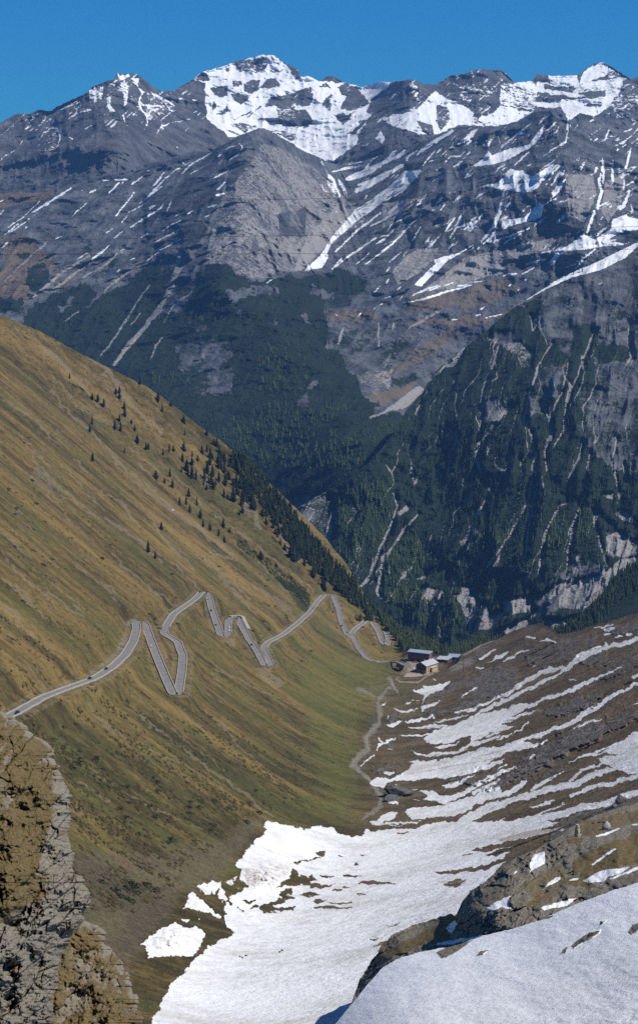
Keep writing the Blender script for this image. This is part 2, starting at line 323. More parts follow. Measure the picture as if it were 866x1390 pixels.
WS('D3', 'scree', """3: 480,180 500,240 480,320 430,420 400,500 370,580 320,640;4: 600,285 540,350 480,440 430,510 415,600 400,660 420,695;2: 450,40 480,90;5: 185,270 170,350 160,430;2: 150,170 150,210;2: 60,240 100,260 60,330;
2.5: 260,330 300,270 260,210;4: 720,660 690,730 660,770 665,860;3: 780,500 850,380 866,340;2: 750,580 770,530;1.5: 820,250 840,190;3: 320,640 370,600;2:700,60 720,120;2.5: 0,290 70,200;2: 600,600 640,590""")
PS('D3', 'scree', ".8: 500,270 550,240 560,260 510,290;.8: 780,680 866,660 866,860 850,760;-.4:0,200 180,190 190,270 150,430 60,340 0,280;.4:620,640 700,650 650,720")
PS('D3', 'no_forest', "-.2: 0,200 180,190 190,270 150,430 60,340 0,280;1: 780,680 866,660 866,860 850,760")
WS('D4', 'scree', """3: 150,160 80,270 30,380 0,420;3: 125,140 150,180;3: 345,0 340,120 320,230 270,320 240,380 140,520;3: 370,130 340,270 325,370 310,490 240,580;2.5: 580,0 530,100 525,170;2.5: 620,0 600,130 580,210;
3: 525,220 480,240 420,350 390,440 380,600 350,640;2.5: 600,190 550,320 520,480 510,580;2.5: 740,0 760,150 780,230;2.5: 650,230 650,330 690,450 700,510;5: 70,0 85,60;4: 130,540 150,500;2: 285,0 290,70;2:790,40 800,110""")
PS('D4', 'scree', """1: 700,190 740,180 740,210;1: 750,280 780,260 866,330 800,320;4: 480,690 560,610 690,580 780,500 860,490 870,515 740,600 690,670 600,750 480,740;4: 400,800 500,810 620,760 600,790 500,866 440,866;
3: 180,866 330,790 420,720 330,810 400,866;1.0: 0,640 40,640 80,740 40,850 0,740;.5: 60,850 120,730 140,780 210,760 160,840;.8: 710,390 760,370 810,400 850,460 790,500 720,470;.3:370,700 480,620 520,620 440,700;.6: 200,710 340,690 340,760 220,770""")
PS('D4', 'no_forest', "1: 370,720 480,620 560,610 480,740 420,800 380,780;.4: 200,700 340,690 340,760 220,770;.2: 380,560 700,520 700,590 460,640;.6: 700,380 850,380 860,490 720,480")
PS('D4', 'dark', "2.5: 0,470 130,560 280,570 340,650 370,690 200,700 100,740 40,640 0,640;1.5: 480,180 640,260 720,330 866,330 866,440 760,370 660,260 540,200;1: 100,80 200,130 160,150 100,120")  # shaded cliff band, its shadow painted as a darker tone and hollowed
PS('D4', 'larch', "1: 430,320 520,290 500,450 420,470;.6: 60,380 240,380 120,480 60,470;.6: 580,260 640,260 620,420 560,420;1.5: 600,790 760,600 866,530 866,760 640,860")

# ================================================================== the near valley
GROUP = 'mid'
PS('E3', 'snow', """8: 595,55 660,50 770,85 866,60 866,700 300,700 330,630 400,590 460,560 420,510 410,440 440,400 470,360 490,300 500,265 455,240 520,180 590,110;2: 295,340 340,325 395,320 400,345 370,380 330,380;1.6: 395,345 440,400 410,410 385,390;
3: 230,440 250,390 270,360 300,400 350,440 420,490 380,480 320,465;3: 40,610 70,580 110,545 190,515 250,530 290,520 330,550 330,590 290,640 250,672 190,690 130,672 80,668 60,620;1: 410,320 480,300 440,345;.8: 290,490 320,480 320,495;.8:220,490 270,500 250,515""")
P('PX', 'snow', 8, 272,1296, 520,1292, 700,1292, 700,1520, 120,1520, 190,1420, 230,1340)
P('PX', 'no_snow', 3, 200,1300, 262,1298, 240,1330, 215,1350, 190,1400, 150,1400)
PS('E3', 'no_snow', """2: 640,355 720,300 730,260 750,295 830,310 866,330 700,340;1.5: 670,370 720,350 720,380 670,390;1.5: 750,380 800,365 850,380 800,390;2: 575,440 620,420 690,390 750,395 640,430 650,465 600,465;
1.5: 640,440 730,440 730,455 660,460;1.5: 300,500 330,460 400,490 450,550 340,600 290,650 330,560;1: 430,350 480,310 520,350 460,380;1: 500,410 560,405 540,425""")
WS('E3', 'no_snow', "1.6: 530,450 575,430;1.5: 340,395 420,470;1.3: 720,245 790,225 866,200;1.6:485,660 520,650;1.4: 655,650 680,630;1.2: 440,410 460,430;1.2:480,440 500,455;1.2: 530,480 545,485;2:835,185 866,185;2:830,345 866,340;2:810,410 866,412;2:800,440 866,448")
PS('E3', 'dirt', ".3: 495,265 560,240 620,260 590,340 520,350;.2: 620,240 720,250 690,310 600,340;-.2: 60,600 150,540 260,560 240,660 80,660;-.1: 250,390 350,440 400,490 300,460;-.3: 500,600 560,560 700,600 640,660 520,660")
PS('E4', 'snow', "8: 0,90 60,75 130,90 150,120 190,110 280,140 300,100 420,70 560,80 760,70 866,30 866,440 820,490 790,545 620,600 500,650 430,670 330,800 0,800;2: 370,70 410,20 470,20 430,50;3: 500,10 866,-30 866,0 780,30 600,40 560,30")
PS('E4', 'no_snow', """2: 150,110 200,90 290,120 230,140 180,130;1: 30,235 60,215 95,220 80,240;1: 150,240 180,245 160,250;1.5: 50,345 140,352 100,360 60,352;1.5: 180,350 280,348 240,358 185,358;1.5: 0,350 40,370 0,375;2: 0,385 130,395 60,410 0,410;
2: 0,430 70,450 0,460;2: 255,400 300,380 380,385 470,395 330,402;1.2: 5,490 50,480 100,485 40,500;1.5: 710,328 800,320 866,310 866,330 760,335;2: 270,100 370,70 440,80 560,70 780,30 820,40 760,60 500,95 420,100 330,110;.3: 690,380 840,370 830,400 740,410""")
P('E5', 'snow', 6, -40,130, 0,110, 130,118, 250,125, 400,108, 520,118, 400,160, 260,210, 100,240, 200,240, 350,215, 480,185, 300,250, 270,275, 290,290, 200,370, 120,430, 70,520, -40,600, g='mid')
PS('E5', 'no_snow', "2: 190,256 300,225 440,190 490,182 400,215 300,250 240,268;2: -40,340 150,318 285,272 290,290 180,330 0,347;.4: 10,390 60,370 110,375 60,405")
WS('E4', 'no_snow', "1.6: 275,235 315,243;1.4: 10,265 60,250;2.4: 120,432 165,428;2: 170,415 210,412;2: 105,500 220,490;3: 20,522 220,518;1.5: 250,447 300,448;2: 420,620 480,605;2: 330,690 370,690;2: 340,730 440,700;1.6:470,128 535,112;1.5:820,240 866,235")
PS('E4', 'dirt', ".2: 690,380 840,370 830,400 740,410;.2: 385,510 520,500 660,510 500,525;.3: 820,160 866,150 866,170;-.2: 250,600 430,500 866,420 790,545 500,650 350,700;-.2: 600,120 700,120 680,135;-.4: 0,300 300,290 866,350 866,380 500,340 0,330")
PS('E7', 'snow', """2: 350,75 440,60 430,45 580,20 585,25 530,70 470,90 450,110 420,155 440,100 400,85;2: 415,180 420,160 545,125 500,150 440,180 420,190;2: 315,150 400,120 410,122 350,145;2: 220,265 290,240 310,245 250,278;
4: 425,350 480,310 560,270 700,220 866,175 866,230 780,250 800,260 866,260 866,285 790,300 720,320 640,345 540,370 440,365;2: 480,388 550,375 660,355 600,380 520,400;2: 360,405 400,415 450,425 560,410 700,405 600,425 450,440 380,425;
5: 120,580 160,555 250,570 310,530 350,500 380,480 320,470 420,465 560,450 700,415 866,380 866,410 780,480 866,455 866,480 700,540 560,560 400,575 280,575 210,615 150,600;2.5: 525,610 600,585 700,550 740,545 660,580 620,610 560,620;
2.5: 405,640 480,630 520,655 600,655 720,600 866,525 866,545 720,625 620,680 560,705 520,690 330,680 420,680 460,665;3: 330,750 350,725 500,720 620,690 866,600 866,655 740,700 660,740 560,770 420,795 360,785;
3: 600,825 660,770 760,720 866,690 866,700 760,760 700,810 650,825;2: 90,825 180,800 200,770 240,750 290,760 250,790 180,815;1:200,530 290,530 240,555""")
WS('E7', 'snow', """3: 270,180 310,183 400,182;4: 330,242 400,235 450,228;4: 460,215 480,210 500,225;2.5: 490,252 580,235 670,210;4: 355,272 440,270 600,262;3: 300,325 420,322 480,318;2: 410,285 600,270;4: 620,195 720,170 866,100;4: 720,210 780,185 866,135;
5: 640,405 700,385 780,355;3: 780,335 866,300;5: 240,700 285,700;3: 180,340 200,360;4: 175,410 180,380 265,340;3: 80,500 160,435;2: 230,395 285,400;3: 230,230 240,215;3: 140,820 300,805 420,805;2: 640,110 730,55;3: 205,150 215,135;1.5:270,605 300,605;1.6:365,625 395,630;2:480,6 500,6;2:700,600 866,520""")
PS('E7', 'rock', "1: 420,150 480,90 590,20 720,0 866,-30 960,-20 940,80 866,100 700,170 620,195 500,210 440,195;2: 205,640 250,610 310,640 310,680 240,690;1.2: 130,500 300,490 310,520 200,530;1: 240,205 320,200 310,230 240,235;.6:590,560 866,500 866,540 720,600;.6:450,430 620,430 560,445;1:210,340 280,350 260,390 210,390")
PS('E7', 'no_rock', "1: 480,120 700,40 866,20 866,40 720,60 560,150 450,190;.8:500,180 700,90 720,100 560,190")
WS('E7', 'gravel', "8: 250,60 170,140 190,200 190,260 140,300 110,330 120,400 60,450 40,490 100,540 180,640 200,720 100,790;6: 240,0 260,40 290,80;5: 60,60 150,100")
PS('E8', 'snow', """4: 0,50 60,30 200,0 320,0 200,50 360,10 290,40 180,70 120,100 225,95 160,125 70,125 100,140 0,185;4: 0,230 100,205 240,180 330,190 410,165 380,180 300,220 200,260 0,340;
5: 470,300 560,255 720,200 866,130 950,90 950,340 866,345 800,345 745,310 690,300 650,270 760,245 700,240 560,265;2: 290,445 340,400 490,320 400,390 330,430;6: 0,600 150,600 300,585 160,680 0,690""")
PS('E8', 'no_snow', "1.5: 80,290 180,245 320,215 200,260;1.2: 650,240 715,210 680,235")
WS('E8', 'snow', """5: 0,190 70,180 140,150;3: 140,165 200,135;6: 120,215 280,170 440,110 560,60 660,0;3: 520,105 620,75 680,60;3: 130,325 180,305;4: 30,385 130,345 230,310;3: 300,265 330,250;5: 0,415 100,370;6: 0,445 80,420 140,380;
8: 0,500 60,480 200,440 280,385;9: 60,520 180,490 400,430 560,390 680,330 745,320;5: 0,575 120,530 300,450;4: 500,385 580,330 690,290;6: 510,460 600,430 720,395 866,355 950,330;10: -40,615 200,600 400,570 600,520 740,485 866,440 960,400;3: 310,515 425,485;
3: 285,585 380,540 480,495;2: 120,605 180,575;7: 180,690 340,650 470,630;4:0,655 140,650""")
WS('E8', 'dirt', "9: 150,690 340,650 480,628;2.4: 0,265 100,240 200,215")
WS('E7', 'dirt', "2.2: 350,540 560,500 740,470 866,440")
PS('E8', 'rock', "2: 60,430 200,340 350,210 420,170 500,150 690,90 720,130 600,200 450,260 300,350 200,400;1: 340,370 420,320 490,310 400,370;.3: 690,70 866,0 866,60 740,120;.4: 480,580 600,530 740,490 866,450 866,700 400,700;.3: 380,10 480,0 440,30;1.2:730,490 790,460 800,480 750,510")
PS('E6', 'snow', """4: 0,600 90,570 200,530 320,510 480,450 600,400 780,320 785,325 600,420 480,470 360,510 300,545 160,575 100,610 60,620 180,610 370,550 280,570 200,610 140,630 230,630 140,665 0,690;2: 110,290 140,260 185,245 190,255 150,285 80,305""")
WS('E6', 'snow', """6: -30,560 150,480 280,400 400,340 480,325;6: -10,590 150,510 300,440 420,380 500,330;10: 480,340 560,280 640,240 700,215;7: 690,222 780,205 866,180 950,150;4: 730,225 800,210;6: 330,690 560,590 680,510 760,460 855,415;5: 840,380 866,370 950,340;3: 525,640 680,595;
3: 210,680 300,610;3.5: 40,285 120,240;3: 160,300 230,265 300,232;4: 285,178 325,172;3: 350,200 390,190 430,200;3: 630,122 680,120 730,108;5: 690,135 745,125;4: 690,160 730,155;3: 740,178 780,165;4: 810,160 830,155;3: 0,450 25,432;2: 510,390 540,395;5: 810,690 866,670 950,640;3: 845,525 866,518 950,490;2.5: 10,335 60,330;1.5: 310,325 330,323""")
PS('E6', 'rock', ".6: 0,400 60,350 140,320 240,330 150,420 0,520;.3: 290,240 400,230 490,180 640,170 690,190 600,240 520,280 380,320 300,300;.8: 380,560 560,470 680,470 600,540 450,580;.6: 640,250 700,250 660,300;.8: 440,690 600,620 680,630 600,690;.8: 700,130 866,90 866,140 760,170;.4:0,250 60,220 100,240 20,290;.4:560,290 700,250 720,300 600,330;.2: 690,280 866,230 866,330 700,400")
PS('H4', 'tanp', "1: 560,360 620,330 700,305 715,340 650,370 580,395;1: 270,340 330,330 370,350 340,400 300,420 280,400")
WS('H4', 'path', "2.4: 820,215 750,240 700,275 640,300 580,350 500,390 430,425 380,460 270,455 250,440 300,400")
PS('H4', 'gravel', "1.2: 560,360 620,330 700,305 715,340 650,370 580,395;1: 140,70 160,50 210,80 220,110 170,100;1: 290,155 330,160 335,195 310,190;-.9: 90,480 200,470 230,530 150,600 100,580")
WS('E7', 'path', "1.6: 245,0 262,40 285,78;1.1: 190,200 185,250 140,300 112,330 122,400 70,440;1.1: 100,540 180,640 205,720 80,800")
PS('R2', 'tanp', "4: 615,545 700,555 760,600 810,630 760,665 700,630;2: 430,370 460,365 520,420 500,430")
PS('R1', 'gravel', "-.2: 250,440 330,370 430,300 490,210 515,230 500,300 430,350 340,420;.6:495,150 540,165 530,185 505,175")
# left slope: bare streaks, bushes, meadow
WS('C1', 'tanp', "5: 270,430 330,500 440,610 520,690 620,790 690,866;2.6: 360,470 470,560 600,630;8: 400,200 560,310 680,480 866,660;8: 220,200 330,280 470,440;3: 670,470 866,640;2: 790,410 866,560;4: 20,480 200,600 330,740;3: 100,660 260,830;3:60,60 250,250;2:520,560 610,630;2.5:160,120 330,190;4:260,330 380,470 560,600;3:690,740 866,866")
WS('D1', 'tanp', "6: 600,0 720,110 866,250;4: 0,490 100,620 200,700 330,830;4: 0,400 60,440 160,540;4: 20,650 130,720 240,866;4: 170,0 290,130 400,230 560,360;3: 330,40 560,290;7: 560,330 700,420 866,560;3: 420,580 490,640;4: 680,600 800,700 866,760;3: 400,780 450,850;3:520,660 640,740;4:400,10 480,90;4:540,180 650,250 740,350;5:0,780 120,866;3:740,20 800,80;4:600,520 720,640;3:250,190 400,370 500,450")
WS('D2', 'tanp', "7: 0,150 100,250 160,300 250,360 350,440 470,540;2.6: 60,10 220,180 400,340 480,400 600,490 700,570 866,690;5: 200,460 330,570 430,660 560,760;6: 560,690 700,780 780,840;3: 0,700 140,760 250,830;2.4: 700,640 800,720 866,770;4: 130,560 260,680;3: 330,520 480,540;6: 480,210 560,290 610,380;5: 690,380 740,460 800,560;5:0,320 120,470 250,600;4:590,560 720,690 866,800;3:370,60 480,150")
WS('R2', 'tanp', "3: 390,550 520,610 640,660 760,720 866,770;6: 640,560 720,600 780,640;3: 760,30 800,90;5: 420,0 560,150 640,220;4:740,120 866,230")
WS('R1', 'tanp', "5: 340,520 430,600 480,640;3: 500,500 560,560 640,620;5: 0,120 100,210 200,310;4: 100,340 200,440;2:780,440 866,500;4:470,150 500,170;4:540,220 545,330;3:0,520 60,560;3: 450,330 520,250;2: 180,430 300,420 420,390;5:20,20 160,150;4:150,40 330,170;3:400,30 470,120")
WS('F7', 'tanp', "3: 225,0 330,70 410,130;4.5: 360,0 430,60 550,150 680,250 740,300;2.4: 300,60 490,155;4: 560,10 690,140;2.4: 170,170 300,260;2: 200,140 330,230;3: 690,140 800,250;2.4: 480,0 560,70;2:250,170 420,280 560,330;2:560,180 640,260;2.5:430,10 500,90 610,170")
PS('D1', 'rock', ".0: 160,60 230,40 290,130 360,220 300,230 220,170;.1: 440,240 520,310 500,320;.0: 20,210 100,260 190,390 150,380 60,290;.0: 230,0 300,60 360,140 300,80;-.3: 60,360 170,440 120,440;-.2: 370,730 420,740 430,800 390,790;-.3:200,640 340,650 330,700 250,680;-.3:380,60 470,100 440,130;-.3:820,340 866,380 866,440")
PS('D2', 'rock', ".3: 250,60 330,110 350,170 300,150;.2: 490,220 560,290 600,380 560,360 500,270;.0: 100,410 240,520 220,540 120,450;.1:690,390 800,540 760,560 690,450")
PS('C1', 'rock', "-.3: 0,130 60,150 120,280 200,330 180,290;-.2: 430,270 560,330 660,450 600,560 480,400;-.2: 120,680 260,800 180,780;-.2: 280,570 380,720 330,720;.0:400,540 600,560 560,480;-.3:630,540 700,620 640,630")
PS('R2', 'rock', "-.2: 370,560 400,590 470,690 380,660;.0: 290,650 330,690;.0: 370,590 410,630")
PS('D2', 'pine', "-.15: 460,450 520,440 560,500 640,540 720,600 866,720 866,790 760,730 680,650 600,560 520,510;.6: 760,720 866,790 866,820 780,780")
PS('R3', 'pine', "1: 120,0 200,40 320,110 310,130 180,70;1:210,60 240,90 310,150 270,140;.3:180,200 240,250 200,250")
PS('R2', 'pine', ".2: 760,0 866,70 866,110 780,40;.2: 650,260 720,300 700,310 650,280;.3:20,210 70,290 40,270;.2:800,230 840,290 810,280")
PS('F7', 'pine', "-.1: 370,345 440,380 430,400 360,370;-.2: 340,480 420,510 400,520;-.2: 270,490 320,510;-.2:480,280 540,300 520,320;-.3:220,380 250,400;-.1:600,200 700,260 680,270;-.3:560,150 650,180 620,200;-.3:440,330 500,360 470,390;.0:280,460 330,480;-.2:550,320 600,330;-.2: 770,220 820,240;-.3: 250,190 400,290 420,340 300,260;-.3: 60,50 200,100 190,140 80,90")
PS('PX', 'green', "-2: 60,1010 150,930 330,860 480,800 540,860 500,1010 480,1120 330,1130 220,1180 110,1180 80,1080;30: 415,880 520,893 532,930 500,960 490,1000 488,1080 462,1115 440,1090 425,1010 400,940;20: 180,1172 310,1160 330,1185 260,1205 180,1195;14: 540,920 560,925 560,945 535,945;10:110,1225 170,1240 170,1270 120,1265")
PS('PX', 'gravelp', "20: 95,1160 230,1150 300,1140 345,1105 360,1115 320,1170 290,1200 250,1215 195,1290 160,1340 110,1300;4:505,960 525,990 510,1035 485,1050 500,990;4: 490,1030 470,1110 480,1050")

# ================================================================== buttress and snow slope close by
GROUP = 'near'
PS('E5', 'snow', """3: 390,290 405,260 450,245 455,300 390,340;3: 440,415 480,375 520,355 520,375 470,400;3: 195,495 240,470 305,440 290,480 310,500 260,495 210,515;2: 435,495 530,465 600,450 560,480 450,510;2: 620,375 680,340 730,325 830,315 780,345 730,360 690,410 710,380 660,385;
4: 20,590 55,550 70,570 40,610""")
WS('E5', 'snow', "3: 560,375 600,368;3.6: 660,305 720,265 765,235;4: 740,370 866,320 950,290;3: 680,180 780,148;2.4: 840,130 866,125;6: -20,655 100,640 180,622;2:315,345 330,335;4:600,600 620,590")
PS('E5', 'grass', """3: 580,290 700,220 866,160 960,130 960,290 866,310 700,330 620,380 680,390 690,410 560,410 550,370 640,340 580,350;2: 540,185 620,190 600,210 560,210;3: -60,640 0,590 60,510 60,560 30,640 0,660;1.2: 360,480 440,420 430,470 380,500;.4: 600,120 730,90 866,60 960,50 960,120 866,110 700,180 610,170;
.2: 350,400 520,300 560,400 420,500;-.2: 120,450 300,360 300,440 150,540""")
PS('E4', 'grass', "3: 320,800 430,680 620,610 790,545 790,640 690,690 560,730 440,790;")
PS('E4', 'no_grass', "1.2: 440,690 640,600 700,600 520,690 380,760")
PS('E5', 'no_snow', "2: 570,665 590,645 650,605 700,592 690,610 620,650 580,675;2: 405,560 440,535 490,525 470,540;1.5: 145,710 170,690 205,680 180,705;2: 820,600 840,570 866,560 900,560 900,580 866,590 830,615;1: 700,555 725,550 705,565;1.2: 520,700 560,660 545,695;1: 360,555 380,550 370,560;2: -30,690 60,650 130,640 60,690 0,720")
# ================================================================== node helper
class Mat:
    def __init__(s, name):
        s.m = bpy.data.materials.new(name); s.m.use_nodes = True
        s.nt = s.m.node_tree; s.n = s.nt.nodes; s.l = s.nt.links
        s.b = s.n['Principled BSDF']; s.b.inputs['Roughness'].default_value = .9
        s.b.inputs['Specular IOR Level'].default_value = .15
        s.pos = s.n.new('ShaderNodeNewGeometry').outputs['Position']

    def _in(s, sock, v):
        if isinstance(v, bpy.types.NodeSocket):
            s.l.new(v, sock)
        elif isinstance(v, tuple) and len(v) == 3 and sock.type == 'RGBA':
            sock.default_value = (*v, 1)
        else:
            sock.default_value = v

    def math(s, op, a, b=0.0, c=None):
        n = s.n.new('ShaderNodeMath'); n.operation = op
        s._in(n.inputs[0], a); s._in(n.inputs[1], b)
        if c is not None:
            s._in(n.inputs[2], c)
        return n.outputs[0]

    def add(s, a, b): return s.math('ADD', a, b)
    def mul(s, a, b): return s.math('MULTIPLY', a, b)

    def noise(s, scale, detail=3, rough=.55, vec=None, stretch=None, centred=True, dist=0.0):
        n = s.n.new('ShaderNodeTexNoise'); n.inputs['Scale'].default_value = scale
        n.inputs['Detail'].default_value = detail; n.inputs['Roughness'].default_value = rough
        n.inputs['Distortion'].default_value = dist
        v = vec or s.pos
        if stretch:
            mp = s.n.new('ShaderNodeMapping'); mp.inputs['Scale'].default_value = stretch
            s.l.new(v, mp.inputs['Vector']); v = mp.outputs[0]
        s.l.new(v, n.inputs['Vector'])
        o = n.outputs[0]
        return s.math('MULTIPLY_ADD', o, 4.0, -2.0) if centred else o

    def voro(s, scale, feature='F1', stretch=None, out='Distance'):
        n = s.n.new('ShaderNodeTexVoronoi'); n.feature = feature; n.inputs['Scale'].default_value = scale
        v = s.pos
        if stretch:
            mp = s.n.new('ShaderNodeMapping'); mp.inputs['Scale'].default_value = stretch
            s.l.new(v, mp.inputs['Vector']); v = mp.outputs[0]
        s.l.new(v, n.inputs['Vector'])
        return n.outputs[out]

    def step(s, x, a, b):
        n = s.n.new('ShaderNodeMapRange'); n.interpolation_type = 'SMOOTHSTEP'
        s._in(n.inputs['Value'], x); n.inputs['From Min'].default_value = a; n.inputs['From Max'].default_value = b
        return n.outputs[0]

    def mix(s, f, a, b):
        n = s.n.new('ShaderNodeMix'); n.data_type = 'RGBA'
        s._in(n.inputs[0], f); s._in(n.inputs[6], a); s._in(n.inputs[7], b)
        return n.outputs[2]

    def attr(s, name):
        n = s.n.new('ShaderNodeAttribute'); n.attribute_name = name
        q = s.n.new('ShaderNodeSeparateColor'); s.l.new(n.outputs['Color'], q.inputs[0])
        return q.outputs[0], q.outputs[1], q.outputs[2], n.outputs['Alpha']

    def bump(s, h, dist, strength=1.0):
        n = s.n.new('ShaderNodeBump'); n.inputs['Distance'].default_value = dist
        n.inputs['Strength'].default_value = strength
        s._in(n.inputs['Height'], h); s.l.new(n.outputs[0], s.b.inputs['Normal'])

    def base(s, c): s._in(s.b.inputs['Base Color'], c)
    def rough(s, c): s._in(s.b.inputs['Roughness'], c)


def plain(name, col, rough=.7, var=.12, scale=1.0, metal=0.0, spec=.3):
    """painted / natural surface with a little uneven colour"""
    m = Mat(name)
    n = m.noise(scale, 4)
    f = m.step(n, -1, 1)
    m.base(m.mix(f, tuple(c * (1 - var) for c in col), tuple(min(1, c * (1 + var)) for c in col)))
    m.b.inputs['Roughness'].default_value = rough; m.b.inputs['Metallic'].default_value = metal
    m.b.inputs['Specular IOR Level'].default_value = spec
    return m.m


SNOW = (.74, .77, .81)


def far_material(name, px, rockA, rockB, forest_col=(.012, .021, .012)):
    """rock, scree, dwarf pine and snow of the far mountains; px = metres per photo pixel there"""
    m = Mat(name)
    snow, forest, scree, dark = m.attr('m1'); tan, rel, larch, st = m.attr('m2')
    n1 = m.noise(1 / (7 * px), 5, .6); n2 = m.noise(1 / (28 * px), 4); n3 = m.noise(1 / (2.2 * px), 3, .65)
    rock = m.mix(m.step(m.add(n2, m.mul(n3, .5)), -.9, .9), rockA, rockB)
    rock = m.mix(m.mul(m.step(m.add(st, m.mul(n3, .35)), .0, .9), .55), rock, tuple(c * 2.1 for c in rockA))
    sc_ = m.step(m.add(scree, m.add(m.mul(n1, .8), m.mul(n3, .6))), -.5, .5)
    c = m.mix(m.mul(sc_, .85), rock, m.mix(m.step(n3, -1, 1), (.26, .25, .245), (.37, .36, .35)))
    c = m.mix(m.mul(m.step(m.add(tan, n1), -.6, .8), .7), c, m.mix(m.step(n3, -1, 1), (.15, .105, .062), (.20, .145, .09)))
    c = m.mix(m.mul(m.step(m.add(dark, m.add(m.mul(n1, 1.3), n3)), -.1, .9), .6), c, tuple(x * .45 for x in rockA))  # dark rock, plus shade of ribs and hollows painted into the colour
    f = m.step(m.add(forest, m.add(m.mul(n1, 1.0), m.mul(n3, .7))), -.2, .4)
    fc = m.mix(m.step(m.add(n2, n3), -1, 1), forest_col, tuple(x * 1.6 for x in forest_col))
    c = m.mix(f, c, fc)
    # bright scree runs lie over the dwarf pine
    s2 = m.step(m.add(scree, m.add(m.mul(n1, .7), m.mul(n3, .7))), -.35, .45)
    c = m.mix(m.mul(s2, .9), c, m.mix(m.step(n3, -1, 1), (.24, .235, .23), (.37, .36, .355)))
    s = m.step(m.add(snow, m.add(m.mul(n1, .8), m.mul(n3, .55))), -.05, .3)
    c = m.mix(s, c, SNOW)
    m.base(c)
    h = m.add(m.mul(n1, 1.0), m.mul(n3, .45))
    m.bump(m.mul(h, m.math('SUBTRACT', 1.0, m.mul(s, .8))), 1.6 * px, .9)
    return m.m


def valley_material():
    m = Mat('alpine_turf')
    snow, rock, tanp, pine = m.attr('m1'); st, green, grav, dirt = m.attr('m2'); side, big, gravp, pathf = m.attr('m3')
    n1 = m.noise(1 / 7., 5, .6); n2 = m.noise(1 / 34., 4); n3 = m.noise(1 / 1.8, 3, .7); n4 = m.noise(1 / 120., 3)
    # left: sun-bleached grass in streaks down the slope
    t = m.step(m.add(m.add(m.mul(st, .7), m.mul(big, .95)), m.add(m.mul(n1, .55), m.add(m.mul(n3, .4), m.mul(n2, .4)))), -1.0, .95)
    gl = m.mix(t, (.043, .035, .012), (.235, .160, .053))
    gl = m.mix(m.mul(m.step(m.add(m.add(m.mul(n2, .8), m.mul(n3, .8)), m.add(m.mul(n1, 1.0), m.mul(st, -.5))), .3, 1.1), .8), gl, (.038, .034, .014))       # heath tufts
    n5 = m.noise(1 / 4.2, 3, .6)
    gl = m.mix(m.mul(m.step(m.add(m.add(n5, m.mul(n2, .6)), m.mul(n4, .4)), .15, .9), .7), gl, (.030, .027, .011))
    gl = m.mix(m.mul(m.step(m.add(n5, m.mul(n3, .4)), -.35, -1.1), .4), gl, (.26, .20, .095))
    gl = m.mix(m.mul(m.step(m.add(n4, m.mul(n2, .6)), -.2, 1.0), .45), gl, (.10, .105, .028))
    # right: brown winter turf
    gr = m.mix(m.step(m.add(m.add(n2, st), m.mul(n3, .8)), -1.2, 1.2), (.078, .060, .031), (.165, .122, .068))
    gr = m.mix(m.mul(m.step(m.add(m.add(n1, m.mul(n3, .8)), m.mul(n2, .6)), .35, 1.2), .65), gr, (.165, .155, .135))
    c = m.mix(side, gl, gr)
    c = m.mix(m.mul(m.step(m.add(green, m.add(m.mul(n2, 7), m.mul(n1, 3))), -10, 14), .5), c, m.mix(m.step(m.add(n1, n3), -1, 1), (.085, .10, .024), (.145, .15, .04)))
    c = m.mix(m.mul(m.step(m.add(gravp, m.add(m.mul(n1, 6), m.mul(n2, 6))), -6, 10), .5), c, m.mix(m.step(n3, -.7, .9), (.07, .056, .038), (.19, .155, .115)))
    c = m.mix(m.mul(m.step(m.add(tanp, m.add(m.mul(n1, .9), m.mul(n3, .5))), -1.0, 1.6), .5), c, m.mix(m.step(n3, -1, 1), (.17, .13, .07), (.31, .25, .16)))
    rk = m.step(m.add(rock, m.add(m.mul(n1, .8), m.mul(n3, .6))), -.1, .7)
    rc = m.mix(m.step(m.add(n3, m.mul(n1, .8)), -.9, 1.0), (.055, .050, .047), (.23, .21, .19))
    c = m.mix(m.mul(rk, .85), c, rc)
    c = m.mix(m.mul(m.step(m.add(grav, m.add(m.mul(n1, 2.0), m.mul(n3, 1.2))), -1.2, 2.0), .8), c, m.mix(m.step(n3, -1, 1), (.16, .15, .125), (.30, .285, .25)))
    c = m.mix(m.step(m.add(pathf, m.mul(n3, .3)), -.3, .5), c, (.30, .265, .21))
    c = m.mix(m.mul(m.step(m.add(pine, m.add(n1, m.mul(n3, .5))), -.1, .5), .9), c, m.mix(m.step(n3, -1, 1), (.018, .024, .010), (.045, .05, .02)))
    s = m.step(m.add(snow, m.add(m.mul(n1, .8), m.mul(n3, .6))), .05, .45)
    ds = m.mul(m.step(m.add(dirt, m.add(m.mul(n1, .8), m.mul(n3, .8))), -.3, 1.2), .7)
    sn = m.mix(m.step(m.add(m.add(n2, n4), m.mul(n1, .9)), -.9, 1.7), (.74, .755, .785), (.53, .525, .515))
    c = m.mix(s, c, m.mix(ds, sn, (.33, .27, .19)))
    m.base(c)
    h = m.add(m.mul(n1, 1.2), m.mul(n3, .5))
    m.bump(m.mul(h, m.math('SUBTRACT', 1.0, m.mul(s, .62))), 1.0, .9)
    return m.m


